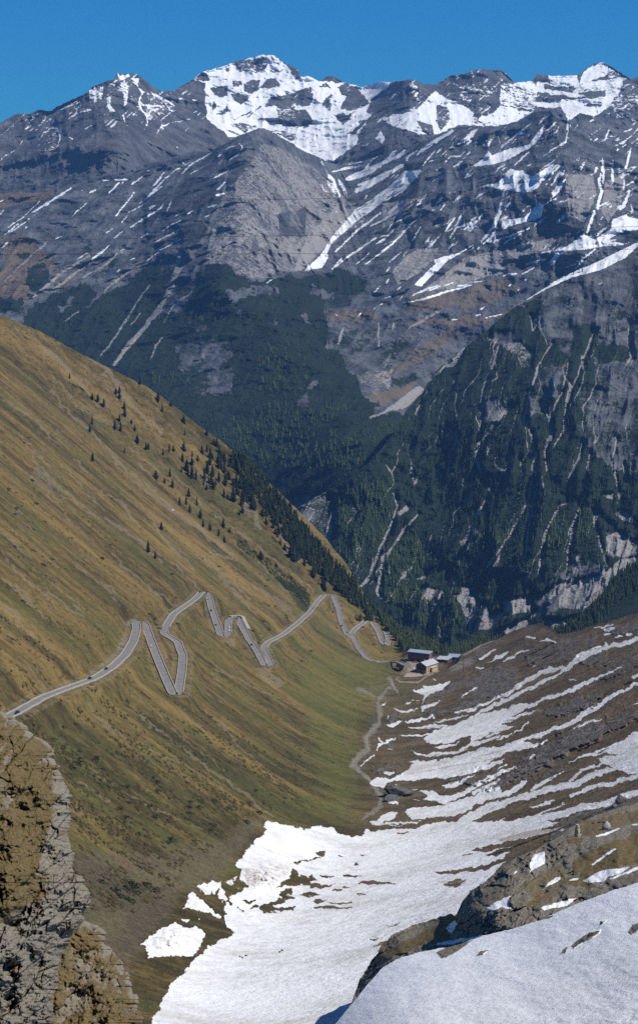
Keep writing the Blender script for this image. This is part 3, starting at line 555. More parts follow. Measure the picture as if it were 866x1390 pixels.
def near_material(name, px, k=1.0):
    m = Mat(name)
    snow, grass, dirt, lich = m.attr('m1'); cr, hv, st, red = m.attr('m2')
    n1 = m.noise(1 / (9 * px), 5, .6); n2 = m.noise(1 / (40 * px), 4); n3 = m.noise(1 / (2.0 * px), 4, .7); n4 = m.noise(1 / (22 * px), 5, .65)
    rc = m.mix(m.step(m.add(m.mul(n1, .7), m.mul(n3, .8)), -1, 1.1), tuple(k * q for q in (.095, .080, .060)), tuple(k * q for q in (.32, .285, .225)))
    rc = m.mix(m.mul(m.step(hv, .2, .9), .4), rc, tuple(k * q for q in (.20, .185, .155)))
    rc = m.mix(m.mul(m.step(m.add(n4, m.mul(n3, .4)), .45, 1.1), .5), rc, tuple(k * q for q in (.33, .325, .29)))     # pale lichen
    rc = m.mix(m.mul(m.step(m.add(m.add(red, m.mul(n4, .8)), m.mul(n3, .3)), .9, 1.4), .6), rc, (.24, .12, .055))      # rusty stain
    rc = m.mix(m.mul(m.step(cr, .06, .0), .45), rc, (.022, .02, .018))                                            # open cracks
    g = m.step(m.add(grass, m.add(m.mul(n1, .8), m.mul(n3, .7))), -.3, .6)
    gc = m.mix(m.step(m.add(n3, m.mul(n1, .7)), -1, 1), (.052, .040, .017), (.225, .165, .072))
    gc = m.mix(m.mul(m.step(n4, .3, 1.2), .5), gc, (.075, .075, .025))
    c = m.mix(g, rc, gc)
    s = m.step(m.add(snow, m.add(m.mul(n1, .8), m.mul(n3, .35))), -.1, .2)
    sn = m.mix(m.step(m.add(n2, m.mul(n3, .8)), -.8, 1.8), (.82, .84, .87), (.68, .69, .71))
    c = m.mix(s, c, sn)
    m.base(c)
    h = m.add(m.mul(n1, 1.3), m.mul(n3, .6))
    m.bump(m.mul(h, m.math('SUBTRACT', 1.0, m.mul(m.math('MAXIMUM', s, m.mul(g, .6)), .55))), 1.3 * px, .9)
    return m.m


# ================================================================== terrain sheets
class Sheet:
    pass


def set_attr(me, name, arr):
    a = me.attributes.new(name, 'FLOAT_COLOR', 'POINT')
    a.data.foreach_set('color', np.ascontiguousarray(arr, np.float32).ravel())


def grid_mesh(name, XYZ, attrs, mat, kind='structure', smooth=True):
    n, m = XYZ.shape[:2]
    me = bpy.data.meshes.new(name)
    idx = np.arange(n * m).reshape(n, m)
    q = np.stack([idx[:-1, :-1], idx[:-1, 1:], idx[1:, 1:], idx[1:, :-1]], -1).reshape(-1, 4)
    me.vertices.add(n * m); me.loops.add(q.size); me.polygons.add(len(q))
    me.vertices.foreach_set('co', np.ascontiguousarray(XYZ, np.float32).ravel())
    me.loops.foreach_set('vertex_index', q.astype(np.int32).ravel())
    me.polygons.foreach_set('loop_start', np.arange(0, q.size, 4, dtype=np.int32))
    me.polygons.foreach_set('use_smooth', np.full(len(q), smooth))
    me.update(calc_edges=True)
    for k, v in attrs.items():
        set_attr(me, k, v)
    me.materials.append(mat)
    o = bpy.data.objects.new(name, me); COL.objects.link(o)
    if kind:
        o['kind'] = kind
    return o


def build_sheet(name, u0, u1, du, dv, crest, vbot, rfn, disp, fields, mat, back, skirt, post=None, jit=0.0, jl=9.0, seed=0):
    """one mountain side: rows run from its skyline down its face, further rows down its far side"""
    u = np.arange(u0, u1 + .01, du)
    cr = crest(u)
    if jit:
        cr = cr + jit * (fbm(u / jl, u * 0 + seed, 4, seed) + .5 * np.abs(pn(u / 3.1, u * 0 + 3.3, seed + 5)))
    vb = np.maximum(vbot(u), cr + 4)
    n = int(np.max(vb - cr) / dv) + 2
    t = np.linspace(0, 1, n)[None, :]
    U = np.repeat(u[:, None], n, 1)
    V = cr[:, None] + (vb - cr)[:, None] * t
    r = rfn(U, V)
    D = ray(U, V)
    X = D * r[..., None]
    dr, extra = disp(U, V, r, X)
    fade = sstep(0, .02, t)
    r = r + dr * (.35 + .65 * fade)
    X = D * r[..., None]
    S = Sheet(); S.u = u; S.cr = cr; S.vb = vb; S.n = n; S.name = name
    S.U, S.V = U, V
    at = {k: np.array(np.broadcast_to(q, U.shape + (4,))) for k, q in fields(U, V, X, extra).items()}
    S.X = X
    if post:
        post(S, at)
        X = S.X
    # far side and foot
    hd = D[:, :1, :].copy(); hd[..., 2] = 0; hd /= np.linalg.norm(hd, axis=-1, keepdims=True)
    b = []
    for d, z in back[::-1]:
        q = X[:, :1] + hd * d; q[..., 2] -= z * (1 + .15 * fbm(u / 40., u * 0 + d, 2, 5))[:, None]
        b.append(q)
    s = []
    for d, z in skirt:
        q = X[:, -1:] - hd * d; q[..., 2] -= z
        s.append(q)
    full = np.concatenate(b + [X] + s, 1)
    nb, ns = len(b), len(s)
    at = {k: np.concatenate([np.repeat(v[:, :1], nb, 1), v, np.repeat(v[:, -1:], ns, 1)], 1) for k, v in at.items()}
    S.obj = grid_mesh(name, full, at, mat)
    return S


def at(S, u, v, arr=None):
    """point of the finished surface seen at photo pixel (u, v)"""
    A = S.X if arr is None else arr
    u = np.atleast_1d(np.asarray(u, float)); v = np.atleast_1d(np.asarray(v, float))
    fi = np.clip((u - S.u[0]) / (S.u[1] - S.u[0]), 0, len(S.u) - 1.001); i = fi.astype(int); fi = fi - i
    o = 0
    for k, w in ((0, 1 - fi), (1, fi)):
        c = S.cr[i + k]; tt = np.clip((v - c) / (S.vb[i + k] - c), 0, 1) * (S.n - 1.001)
        j = tt.astype(int); f = tt - j
        o = o + (w * (1 - f))[..., None] * A[i + k, j] + (w * f)[..., None] * A[i + k, j + 1]
    return o


def st4(*a):
    b = np.broadcast_arrays(*a)
    return np.stack(b, -1)


DU, DV = RES, RES
# ---- skyline range
crest1 = line([-160, 172, -80, 158, 0, 167, 23, 154, 41, 154, 51, 149, 71, 150, 79, 144, 119, 125, 124, 118, 145, 110, 155, 107, 159, 99, 166, 101, 175, 99, 188, 101, 201, 111, 211, 120, 223, 124, 238, 122, 264, 106,
               274, 97, 297, 92, 314, 85, 352, 75, 369, 73, 383, 83, 403, 93, 407, 101, 410, 104, 417, 102, 433, 110, 444, 104, 450, 102, 467, 111, 491, 118, 516, 111, 539, 110, 558, 107, 572, 113, 591, 115, 611, 102, 622, 102, 640, 96,
               654, 94, 681, 95, 693, 106, 698, 111, 709, 111, 722, 109, 729, 100, 748, 103, 781, 102, 792, 96, 806, 86, 817, 84, 826, 88, 848, 102, 856, 107, 866, 104, 920, 112, 1030, 130])
r1 = tps([(-160, 172, 9000), (0, 167, 9000), (51, 149, 9100), (167, 100, 9200), (220, 121, 9600), (264, 106, 10000), (369, 73, 10500), (433, 110, 10300), (500, 116, 10500), (560, 108, 9600), (591, 115, 9900), (650, 95, 9900), (720, 109, 10300), (815, 85, 10700), (866, 104, 10500), (1030, 130, 10500),
          (0, 260, 8200), (80, 240, 8100), (167, 180, 8300), (240, 200, 8700), (310, 190, 9200), (360, 180, 9500), (430, 215, 9000), (460, 225, 8900), (500, 190, 9000), (560, 170, 8900), (600, 200, 8700), (700, 165, 9400), (790, 150, 9700), (866, 180, 9500), (1030, 260, 9300), (-160, 280, 8200), (300, 300, 8000), (700, 280, 8300)])


def disp1(U, V, r, X):
    x, y = X[..., 0], X[..., 1]
    a = ridged(x / 620. + .2, y / 900. + X[..., 2] / 1200, 6, 21)
    b = fbm(x / 240., y / 300. + X[..., 2] / 260., 5, 44)
    g = ridged(U / 16. + .5 * fbm(U / 30., V / 30., 2, 9), V / 75. - U / 150., 3, 77)
    dr = -170 * (a - .45) - 55 * b - 20 * (g - .4)
    return dr, (a, b, g)


def fields1(U, V, X, e):
    a, b, g = e
    snow = field(['far'], 'snow', U, V, wig=2.6, seed=3)
    snow = snow + 1.3 * b * (snow > -3) + .9 * fbm(U / 4., V / 3., 3, 93) * (snow > -3) - .35 * (g - .45) * (snow > -3) * (snow < 2.2)
    sk = fbm(U / 4.5 + .25 * V, V / 20., 4, 43)
    snow = np.maximum(snow, 2.4 * sk + 1.8 * fbm(U / 24., V / 18., 3, 96) - 1.1 - 3.0 * sstep(170, 215, V))
    return {'m1': st4(snow, field(['far'], 'forest', U, V), field(['far'], 'scree', U, V), field(['far'], 'dark', U, V)),
            'm2': st4(field(['far'], 'tan', U, V), a, -8.0, .6 * g + sk)}


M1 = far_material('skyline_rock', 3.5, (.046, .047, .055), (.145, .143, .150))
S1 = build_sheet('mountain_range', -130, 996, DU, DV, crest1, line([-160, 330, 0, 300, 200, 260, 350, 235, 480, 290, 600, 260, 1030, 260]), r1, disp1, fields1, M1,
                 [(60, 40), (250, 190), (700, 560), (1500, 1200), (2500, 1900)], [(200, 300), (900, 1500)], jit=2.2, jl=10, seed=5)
# ---- middle range
crest2 = line([-160, 268, 0, 263, 40, 262, 76, 260, 100, 250, 130, 240, 165, 232, 200, 222, 238, 212, 263, 205, 284, 206, 322, 186, 350, 174, 357, 173, 378, 184, 420, 205, 440, 219, 460, 223, 494, 218, 550, 200, 572, 193,
               594, 182, 622, 172, 640, 171, 679, 171, 701, 164, 723, 151, 740, 150, 756, 146, 765, 156, 773, 164, 781, 153, 792, 153, 815, 163, 837, 167, 848, 171, 866, 168, 930, 176, 1030, 190])
r2 = tps([(-160, 268, 7300), (0, 263, 7200), (100, 250, 7150), (200, 222, 7200), (284, 206, 7120), (340, 180, 7000), (357, 173, 6950), (378, 184, 7150), (420, 205, 7500), (460, 223, 7700), (550, 200, 7450), (622, 172, 7300), (701, 164, 7100), (756, 146, 6950), (800, 156, 7000), (866, 168, 7100), (1030, 190, 7000),
          (345, 240, 6550), (330, 300, 6200), (420, 290, 6900), (470, 270, 7250), (0, 420, 6100), (100, 330, 6580), (200, 330, 6440), (325, 198, 6850), (303, 260, 6500), (288, 330, 6150), (200, 430, 5900), (300, 370, 5850), (350, 370, 5950), (430, 340, 6550), (410, 365, 6200), (540, 265, 6900), (575, 255, 6750), (600, 300, 6500), (690, 250, 6500), (700, 330, 6200), (770, 240, 6400), (866, 330, 6000), (866, 250, 6450),
          (560, 400, 5850), (500, 480, 5500), (430, 400, 5900), (650, 400, 5900), (0, 520, 5600), (200, 560, 5150), (330, 640, 4800), (400, 720, 4550), (450, 820, 4100), (520, 600, 4620), (480, 880, 4000), (500, 690, 4310), (450, 740, 4270), (430, 650, 4580), (600, 560, 5300), (866, 420, 5600), (1030, 420, 5500), (-160, 480, 5900), (600, 900, 4050), (300, 500, 5350), (1030, 900, 4000), (-160, 900, 4100)])


def disp2(U, V, r, X):
    x, y, z = X[..., 0], X[..., 1], X[..., 2]
    wx = 14 * fbm(U / 60., V / 60., 3, 61); wy = 14 * fbm(U / 60. + 9, V / 60., 3, 62)
    # gullies run down to the lower left, on the pyramid's right face straight down
    ac = (U + wx) * .62 + (V + wy) * .78; al = -(U + wx) * .78 + (V + wy) * .62
    gl = ridged(ac / 34., al / 170., 4, 31)
    ac2 = (U + wx) * .93 - (V + wy) * .36; al2 = (U + wx) * .36 + (V + wy) * .93
    gr = ridged(ac2 / 20., al2 / 160., 4, 35)
    w = sstep(335, 352, U) * sstep(492, 470, U - (V - 260) * .15) * sstep(420, 370, V)
    wr = sstep(560, 620, U)
    gv = ridged((U + wx) / 40., (V + wy) / 120., 5, 38)
    g = gl * (1 - w) + gr * w
    g = g * (1 - .55 * wr) + gv * .55 * wr
    a = ridged(x / 420., y / 600. + z / 700., 5, 25)
    b = fbm(x / 130., y / 170. + z / 150., 5, 47)
    low = sstep(360, 560, V)
    dr = -(80 - 30 * low) * (a - .45) - 34 * b - (60 - 22 * w - 22 * low) * (g - .4)
    # rock ribs standing out of the screes
    rib = field(['far'], 'dark', U, V)
    dr = dr - 48 * sstep(-7, 6, rib) * (1 - low)
    sk = fbm((ac * (1 - w) + ac2 * w) / 4.5, (al * (1 - w) + al2 * w) / 42., 4, 41)
    return dr, (a, b, g, w, sk)


def fields2(U, V, X, e):
    a, b, g, w, sk = e
    snow = field(['far'], 'snow', U, V, wig=.9, seed=5)
    snow = snow + .7 * b * (snow > -3) * (snow < 2.0) + .8 * fbm(U / 4., V / 3., 3, 93) * (snow > -3)
    vz = sstep(395, 440, U) * sstep(385, 330, V - .06 * (U - 600)) + .8 * sstep(60, 160, U) * sstep(335, 300, U) * sstep(330, 280, V)
    snow = np.maximum(snow, (2.6 * sk + 1.6 * fbm(U / 26., V / 22., 3, 95) - .95) * vz - 6 * (1 - vz))
    forest = field(['far'], 'forest', U, V, wig=7, seed=8)
    return {'m1': st4(snow, forest + 1.4 * b - 1.2 * (g - .45), field(['far'], 'scree', U, V, wig=1.5, seed=9) + .7 * b, field(['far'], 'dark', U, V, wig=3, seed=2) + .8 * b),
            'm2': st4(field(['far'], 'tan', U, V, wig=3, seed=1), a, field(['far'], 'larch', U, V), (g - .4) * 1.0 + 1.1 * sk)}


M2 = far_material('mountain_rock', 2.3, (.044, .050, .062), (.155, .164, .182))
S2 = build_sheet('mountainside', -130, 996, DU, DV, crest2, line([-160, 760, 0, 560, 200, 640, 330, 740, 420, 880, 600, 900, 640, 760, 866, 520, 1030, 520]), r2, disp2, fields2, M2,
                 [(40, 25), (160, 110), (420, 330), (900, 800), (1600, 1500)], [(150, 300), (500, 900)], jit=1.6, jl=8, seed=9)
# ---- forested spur on the right
crest3 = line([340, 740, 400, 692, 430, 674, 470, 652, 500, 628, 525, 600, 540, 578, 550, 559, 575, 528, 591, 511, 630, 473, 655, 452, 701, 414, 737, 392, 780, 368, 820, 350, 866, 328, 930, 300, 1030, 262])
r3 = tps([(340, 740, 4180), (400, 692, 4230), (430, 674, 4250), (470, 652, 4270), (430, 760, 4080), (470, 830, 3950), (505, 720, 4130), (520, 640, 4260), (550, 559, 4470), (591, 511, 4700), (655, 445, 4800), (701, 414, 4900), (780, 385, 4950), (866, 345, 5050), (1030, 262, 5200),
          (560, 620, 4390), (590, 660, 4320), (640, 560, 4420), (700, 600, 4250), (760, 520, 4400), (866, 520, 4450), (540, 760, 4100), (600, 760, 4080), (700, 740, 3950), (800, 700, 4000), (866, 660, 4100), (500, 850, 3930), (600, 880, 3850), (700, 880, 3750), (800, 840, 3750), (880, 770, 3850), (1030, 700, 3900), (1030, 900, 3650), (380, 900, 4000)])


def disp3(U, V, r, X):
    x, y, z = X[..., 0], X[..., 1], X[..., 2]
    wx = 16 * fbm(U / 70., V / 70., 3, 71)
    g = ridged((U + .22 * V + wx) / 44., V / 210., 4, 33)
    a = ridged(x / 330., y / 500. + z / 420., 5, 28)
    b = fbm(x / 90., y / 120. + z / 100., 5, 49)
    # bare runs lie in gullies
    gul = field(['far'], 'scree', U, V)
    dr = -46 * (a - .45) - 15 * b - 40 * (g - .4) + 19 * sstep(-8, 1, gul)
    hol = field(['far'], 'dark', U, V)
    dr = dr + 26 * sstep(-8, 6, hol)
    sk = fbm((U + .22 * V + wx) / 4., V / 45., 4, 42)
    return dr, (a, b, g, g * 0, sk)


M3 = far_material('spur_rock', 1.6, (.048, .054, .064), (.165, .172, .182))


def fields3(U, V, X, e):
    a, b, g, w, sk = e
    d = fields2(U, V, X, e)
    F = field(['far'], 'forest', U, V, default=2.2, wig=7, seed=8)
    d['m1'][..., 0] = field(['far'], 'snow', U, V)
    wx = 20 * fbm(U / 60., V / 60., 3, 73)
    run = 1 - np.abs(pn((U + .20 * V + wx) / 19., V / 260., 74))
    run = (run - .955) * 34 + 1.6 * fbm(U / 45., V / 50., 3, 75) - .75
    d['m1'][..., 2] = np.maximum(d['m1'][..., 2], np.minimum(run, .8) - 4 * sstep(470, 430, V))
    d['m1'][..., 1] = F + 1.5 * b - 1.3 * (g - .45)
    return d


S3 = build_sheet('forested_spur', 340, 996, DU, DV, crest3, line([340, 915, 480, 905, 700, 905, 800, 880, 1030, 800]), r3, disp3, fields3, M3,
                 [(30, 15), (120, 90), (350, 330), (800, 800)], [(100, 250), (300, 700)], jit=1.5, jl=8, seed=12)
# ---- wooded knoll and slope beyond the inn
crest4 = line([430, 800, 470, 808, 500, 828, 533, 850, 549, 860, 584, 878, 609, 886, 626, 882, 640, 874, 680, 873, 720, 870, 760, 857, 780, 848, 796, 838, 814, 816, 831, 790, 850, 776, 866, 766, 930, 735, 1030, 700])
r4 = tps([(430, 800, 3050), (540, 862, 3050), (640, 880, 3150), (760, 857, 3150), (831, 790, 3300), (866, 766, 3350), (1030, 700, 3500), (430, 900, 2800), (640, 930, 2900), (800, 880, 2950), (1030, 880, 2850), (880, 840, 3050)])
M4 = far_material('wooded_ground', 1.1, (.12, .10, .075), (.17, .14, .10))
S4 = build_sheet('wooded_slope', 430, 996, DU, DV, crest4, line([430, 920, 1030, 930]), r4,
                 lambda U, V, r, X: (-25 * fbm(X[..., 0] / 90., X[..., 1] / 90., 4, 3), None),
                 lambda U, V, X, e: {'m1': st4(-8., 4. + 0 * U, -8., -8.), 'm2': st4(-8., 0., 3., 0.)}, M4,
                 [(30, 15), (120, 90), (350, 330), (700, 700)], [(20, 250)], jit=1, seed=15)
# ================================================================== near valley: left grass slope, floor, right slope with snow
floor_pts = np.array([(300, 1390, 690), (335, 1300, 850), (385, 1250, 960), (440, 1200, 1090), (485, 1150, 1240), (512, 1100, 1400), (505, 1040, 1620), (513, 1000, 1830), (530, 935, 2230), (538, 905, 2420), (560, 893, 2600)], float)
fp = ray(floor_pts[:, 0], floor_pts[:, 1]) * floor_pts[:, 2:3]
FY = np.concatenate([[-200, 200, 450], fp[:, 1], [3000, 3600, 5000]])
FX = np.concatenate([[-60, -60, -60], fp[:, 0], [125, 150, 200]])
FZ = np.concatenate([[-60, -150, -215], fp[:, 2], [-760, -960, -1200]])
# smooth the polyline
_y = np.linspace(-200, 5000, 1041)
_k = np.hanning(41); _k /= _k.sum()


def _sm(a):
    q = np.interp(_y, FY, a)
    return np.convolve(np.pad(q, 20, mode='edge'), _k, 'valid')


GX, GZ = _sm(FX), _sm(FZ)


def base_h(x, y):
    xf = np.interp(y, _y, GX); zf = np.interp(y, _y, GZ)
    d = xf - x
    wl = 62.
    L = .87 * (np.sqrt(np.maximum(d, 0) ** 2 + wl ** 2) - wl)
    e = np.maximum(-d, 0)
    Rr = .56 * (np.sqrt(e ** 2 + 95. ** 2) - 95.)
    return zf + L + Rr


crest5 = line([-160, 365, -80, 395, 0, 427, 30, 439, 60, 452, 110, 480, 160, 505, 200, 525, 230, 545, 260, 570, 300, 598, 350, 640, 400, 688, 440, 728, 470, 765, 485, 790, 500, 816, 515, 838, 530, 858, 545, 880, 560, 888, 600, 892, 622, 889, 640, 881, 655, 873, 672, 869, 688, 860, 705, 853, 720, 848,
               733, 846, 745, 851, 757, 861, 775, 859, 790, 855, 800, 850, 820, 845, 845, 838, 866, 831, 920, 812, 1030, 775, 1200, 725])


def r5(U, V):
    D = ray(U, V)
    hy = D[..., 1]
    lo = np.full(U.shape, 520.); hit = np.full(U.shape, np.nan)
    rs = np.concatenate([np.arange(420, 1500, 12.), np.arange(1500, 3700, 20.)])
    prev = None
    for q in rs:
        f = D[..., 2] * q - base_h(D[..., 0] * q, hy * q)
        if prev is not None:
            m = np.isnan(hit) & (f <= 0)
            t = prev[0] / np.maximum(prev[0] - f, 1e-6)
            hit = np.where(m, prev[1] + np.clip(t, 0, 1) * (q - prev[1]), hit)
        prev = (f, q)
    return hit


# coarse solve on a photo-pixel grid, carried on smoothly past the brow, then smoothed
_u = np.arange(-150, 1171, 5.); _v = np.arange(340, 1541, 5.)
_r = r5(np.repeat(_u[:, None], len(_v), 1), np.repeat(_v[None], len(_u), 0))
VB5 = 1500.
for i in range(len(_u)):
    col = _r[i]; k0 = np.searchsorted(_v, crest5(_u[i]))
    col[_v < _v[k0]] = np.nan
    ok = np.where(~np.isnan(col))[0]
    k0 = ok[0]
    g = min(max((col[k0] - col[k0 + 5]) / 5., 0), 14.)
    col[:k0] = col[k0] + g * (k0 - np.arange(k0)) ** .9
    col[:] = np.interp(np.arange(len(col)), np.where(~np.isnan(col))[0], col[~np.isnan(col)])
_r = np.minimum(_r, 3350)
for _ in range(5):
    p = np.pad(_r, 1, mode='edge')
    _r = (p[1:-1, 1:-1] * 2 + p[:-2, 1:-1] + p[2:, 1:-1] + p[1:-1, :-2] + p[1:-1, 2:]) / 6


def rfn5(U, V):
    fi = np.clip((U - _u[0]) / 5., 1, len(_u) - 2.001); i = fi.astype(int); a = fi - i
    fj = np.clip((V - _v[0]) / 5., 1, len(_v) - 2.001); j = fj.astype(int); b = fj - j

    def wts(t):
        return ((1 - t) ** 3 / 6, (3 * t ** 3 - 6 * t ** 2 + 4) / 6, (-3 * t ** 3 + 3 * t ** 2 + 3 * t + 1) / 6, t ** 3 / 6)
    wa, wb = wts(a), wts(b)
    o = 0
    for p in range(4):
        for q in range(4):
            o = o + wa[p] * wb[q] * _r[np.clip(i + p - 1, 0, len(_u) - 1), np.clip(j + q - 1, 0, len(_v) - 1)]
    return o


def disp5(U, V, r, X):
    x, y, z = X[..., 0], X[..., 1], X[..., 2]
    xf = np.interp(y, _y, GX)
    side = sstep(-25, 25, x - xf)
    d = np.abs(x - xf)
    ramp = sstep(15, 120, d)
    wy = 22 * fbm(x / 110., y / 110., 3, 81)
    sl = ridged((y + wy - .10 * x) / 70., x / 330., 4, 51)
    sf = fbm((y + wy - .10 * x) / 17., x / 150., 4, 52)
    big = fbm(x / 240., (y - .1 * x + wy) / 75., 4, 53)
    fine = fbm(x / 12., y / 16., 4, 54)
    srr = ridged((y + wy - .1 * x) / 90., x / 260., 5, 55)
    dl = -3 * (sl - .45) - 2.6 * sf - 13 * big - 4.0 * fine
    drr = -13 * (srr - .45) - 9 * big - 3.0 * fine - 2.5 * sf
    dr = (dl * (1 - side) + drr * side) * (.25 + .75 * ramp)
    rock = field(['mid'], 'rock', U, V, wig=8, seed=7)
    dr = dr - (6 + 7 * fbm(x / 9., y / 14., 4, 58)) * sstep(-4, 3, rock) * side - 4 * sstep(-2, 2, rock) * (1 - side)
    # avalanche debris heaps
    for cu, cv, ru, rv, a in ((364, 1190, 34, 22, 20), (237, 1275, 40, 22, 14), (262, 1228, 26, 20, 9)):
        q = np.exp(-(((U - cu) / ru) ** 2 + ((V - cv) / rv) ** 2) * 1.4)
        dr = dr - q * a * (1 + .55 * fbm(U / 10., V / 7., 5, 60, .6))
    # grassy knoll on the brow and the terrace edge of the stream
    dr = dr - 24 * np.exp(-(((U - 735) / 48) ** 2 + ((V - 868) / 20) ** 2))
    return dr, (side, sl, sf, big)


def fields5(U, V, X, e):
    side, sl, sf, big = e
    g = ['mid']
    heap = sstep(430, 380, U) * sstep(1095, 1110, V)
    snow = field(g, 'snow', U, V, wig=3.2, seed=6)
    snow = snow + (.9 + 2.2 * heap) * fbm(U / 5., V / 4., 3, 91) * (np.abs(snow) < 4)
    snow = np.where(side < .02, np.where(V > 1090, snow, -8), snow)
    rock = field(g, 'rock', U, V, wig=8, seed=7) + .8 * fbm(U / 12., V / 9., 3, 92)
    st = sf * .75 + .95 * fbm(X[..., 0] / 38., X[..., 1] / 17., 5, 57, .62)
    z = 0 * U
    return {'m1': st4(snow, rock, field(g, 'tanp', U, V, wig=4, seed=4) + 1.1 * fbm(U / 8., V / 6., 3, 94) , field(g, 'pine', U, V, wig=2, seed=2)),
            'm2': st4(st, field(g, 'green', U, V, default=-20), field(g, 'gravel', U, V, wig=3, seed=1), field(g, 'dirt', U, V)),
            'm3': st4(side, big * 1.3 + .35 * fbm(X[..., 0] / 60., X[..., 1] / 45., 4, 63) - .45 * sstep(880, 1060, V), field(g, 'gravelp', U, V, default=-20), field(g, 'path', U, V, wig=.8))}


# ---- the road: photo pixels of its centre line from the cliff down to the inn
ROAD = np.array([(6, 976), (30, 964), (62, 946), (100, 932), (128, 922), (152, 907), (170, 890), (181, 872), (186, 855), (185, 844), (190, 842), (198, 850), (206, 872), (216, 898), (226, 922), (235, 941), (239, 945), (243, 940), (247, 915),
                 (249, 892), (243, 876), (233, 867), (223, 858), (226, 850), (236, 834), (252, 823), (266, 813), (275, 803), (280, 804), (284, 811), (287, 824), (293, 842), (300, 862), (306, 866), (310, 860), (310, 846), (313, 838),
                 (322, 838), (328, 850), (338, 868), (350, 886), (359, 903), (366, 905), (368, 902), (362, 890), (358, 880), (364, 872), (384, 862), (402, 848), (420, 832), (430, 818), (440, 808), (446, 805), (452, 809), (459, 826), (464, 847), (471, 861),
                 (478, 866), (487, 881), (497, 891), (508, 897), (522, 900), (540, 903), (551, 905)], float)
SPUR = np.array([(480, 868), (477, 860), (483, 853), (493, 847), (496, 841), (504, 843), (513, 858), (519, 874), (525, 878), (527, 868), (523, 855)], float)


def resample(p, step):
    d = np.concatenate([[0], np.cumsum(np.linalg.norm(np.diff(p, axis=0), axis=1))])
    s = np.arange(0, d[-1], step)
    return np.stack([np.interp(s, d, p[:, k]) for k in range(p.shape[1])], 1)


def smooth_pts(p, k):
    w = np.hanning(2 * k + 3)[1:-1]; w /= w.sum()
    q = np.pad(p, ((k, k), (0, 0)), mode='edge')
    return np.stack([np.convolve(q[:, j], w, 'valid') for j in range(p.shape[1])], 1)


def dense_px(p):
    q = resample(p, .8)
    return smooth_pts(q, 2)


ROADS = []
HW = 2.8


def post5(S, A):
    T = S.terr = at(S, [566], [905])[0]
    T[2] = at(S, [552], [905])[0][2] + .5
    bq = at(S, [538], [903])[0]
    for k, px in enumerate((ROAD, SPUR)):
        q = dense_px(px)
        c = at(S, q[:, 0], q[:, 1])
        c = smooth_pts(c, 3)
        c = resample(c, 2.5)
        z = smooth_pts(c, 9)[:, 2]
        c = smooth_pts(c, 2); c[:, 2] = z + .3
        if k == 0:
            n_ = 44; f = sstep(0, 1, np.linspace(0, 1, n_)); c[-n_:, 2] = c[-n_:, 2] * (1 - f) + (T[2] + .35) * f
        ROADS.append(c)
    allp = np.concatenate(ROADS)
    kd = kdtree.KDTree(len(allp))
    for i, p in enumerate(allp):
        kd.insert((p[0], p[1], 0), i)
    kd.balance()
    X = S.X
    lo = allp.min(0) - 30; hi = allp.max(0) + 30
    m = (X[..., 0] > lo[0]) & (X[..., 0] < hi[0]) & (X[..., 1] > lo[1]) & (X[..., 1] < hi[1]) & (S.V > 790) & (S.V < 1000) & (S.U < 640)
    I = np.argwhere(m)
    for i, j in I:
        p = X[i, j]
        co, ix, d = kd.find((p[0], p[1], 0))
        if d < 17:
            zt = allp[ix][2] - .25
            w = 1 - float(sstep(4.3, 17., d))
            X[i, j, 2] = p[2] + (zt - p[2]) * w
            if d > 3 and d < 8.5 and A['m1'][i, j, 2] < .5:
                A['m1'][i, j, 2] = max(A['m1'][i, j, 2], .5)
    # level ground for the inn
    q = X[..., :2] - T[:2]
    dd = np.hypot((q[..., 0] - 3) / 38., q[..., 1] / 75.)
    w = 1 - sstep(.75, 1.35, dd)
    w = np.where((S.U > 500) & (S.U < 680), w, 0)
    X[..., 2] += (T[2] - X[..., 2]) * w
    dx = np.hypot((X[..., 0] - bq[0]) / 9., (X[..., 1] - bq[1]) / 45.)
    X[..., 2] -= np.where((S.U > 520) & (S.U < 556) & (S.V > 885) & (S.V < 940), 8.0 * (1 - sstep(.5, 1.1, dx)), 0)
    mm = (dd < .9) & (S.U > 540) & (S.U < 640)
    A['m3'][..., 3] = np.where(mm, np.maximum(A['m3'][..., 3], (.9 - dd) * 2.2 - .9 + .8 * fbm(S.U / 5., S.V / 3., 3, 77)), A['m3'][..., 3])
    A['m1'][..., 0] = np.where(mm, -8, A['m1'][..., 0])


M5 = valley_material()
S5 = build_sheet('valley', -130, 1140, DU, DV, crest5, lambda u: 0 * u + VB5, rfn5, disp5, fields5, M5,
                 [(15, 6), (60, 35), (180, 140), (420, 380), (800, 800)], [(60, 60), (300, 200)], post=post5, jit=1.2, jl=14, seed=18)

# ---- rock buttress, lower right
crest6 = line([440, 1450, 470, 1380, 488, 1330, 504, 1303, 534, 1267, 560, 1256, 590, 1246, 612, 1240, 618, 1243, 621, 1237, 628, 1222, 637, 1212, 661, 1194, 680, 1178, 701, 1163, 723, 1154, 738, 1146, 760, 1134, 778, 1121, 800, 1110, 827, 1100, 866, 1088, 930, 1070, 1030, 1040, 1200, 1000])
r6 = tps([(470, 1345, 640), (534, 1267, 660), (600, 1244, 670), (622, 1238, 560), (640, 1212, 570), (701, 1163, 590), (760, 1135, 620), (827, 1100, 680), (866, 1088, 700), (1030, 1040, 740), (520, 1330, 560), (600, 1275, 560), (640, 1270, 490), (700, 1220, 500), (760, 1200, 520), (866, 1150, 560), (866, 1200, 480), (700, 1270, 440), (1030, 1150, 560), (560, 1350, 470), (866, 1300, 400), (700, 1380, 380), (1030, 1300, 400), (470, 1420, 500), (1200, 1000, 760), (1200, 1150, 570), (1200, 1300, 410)])


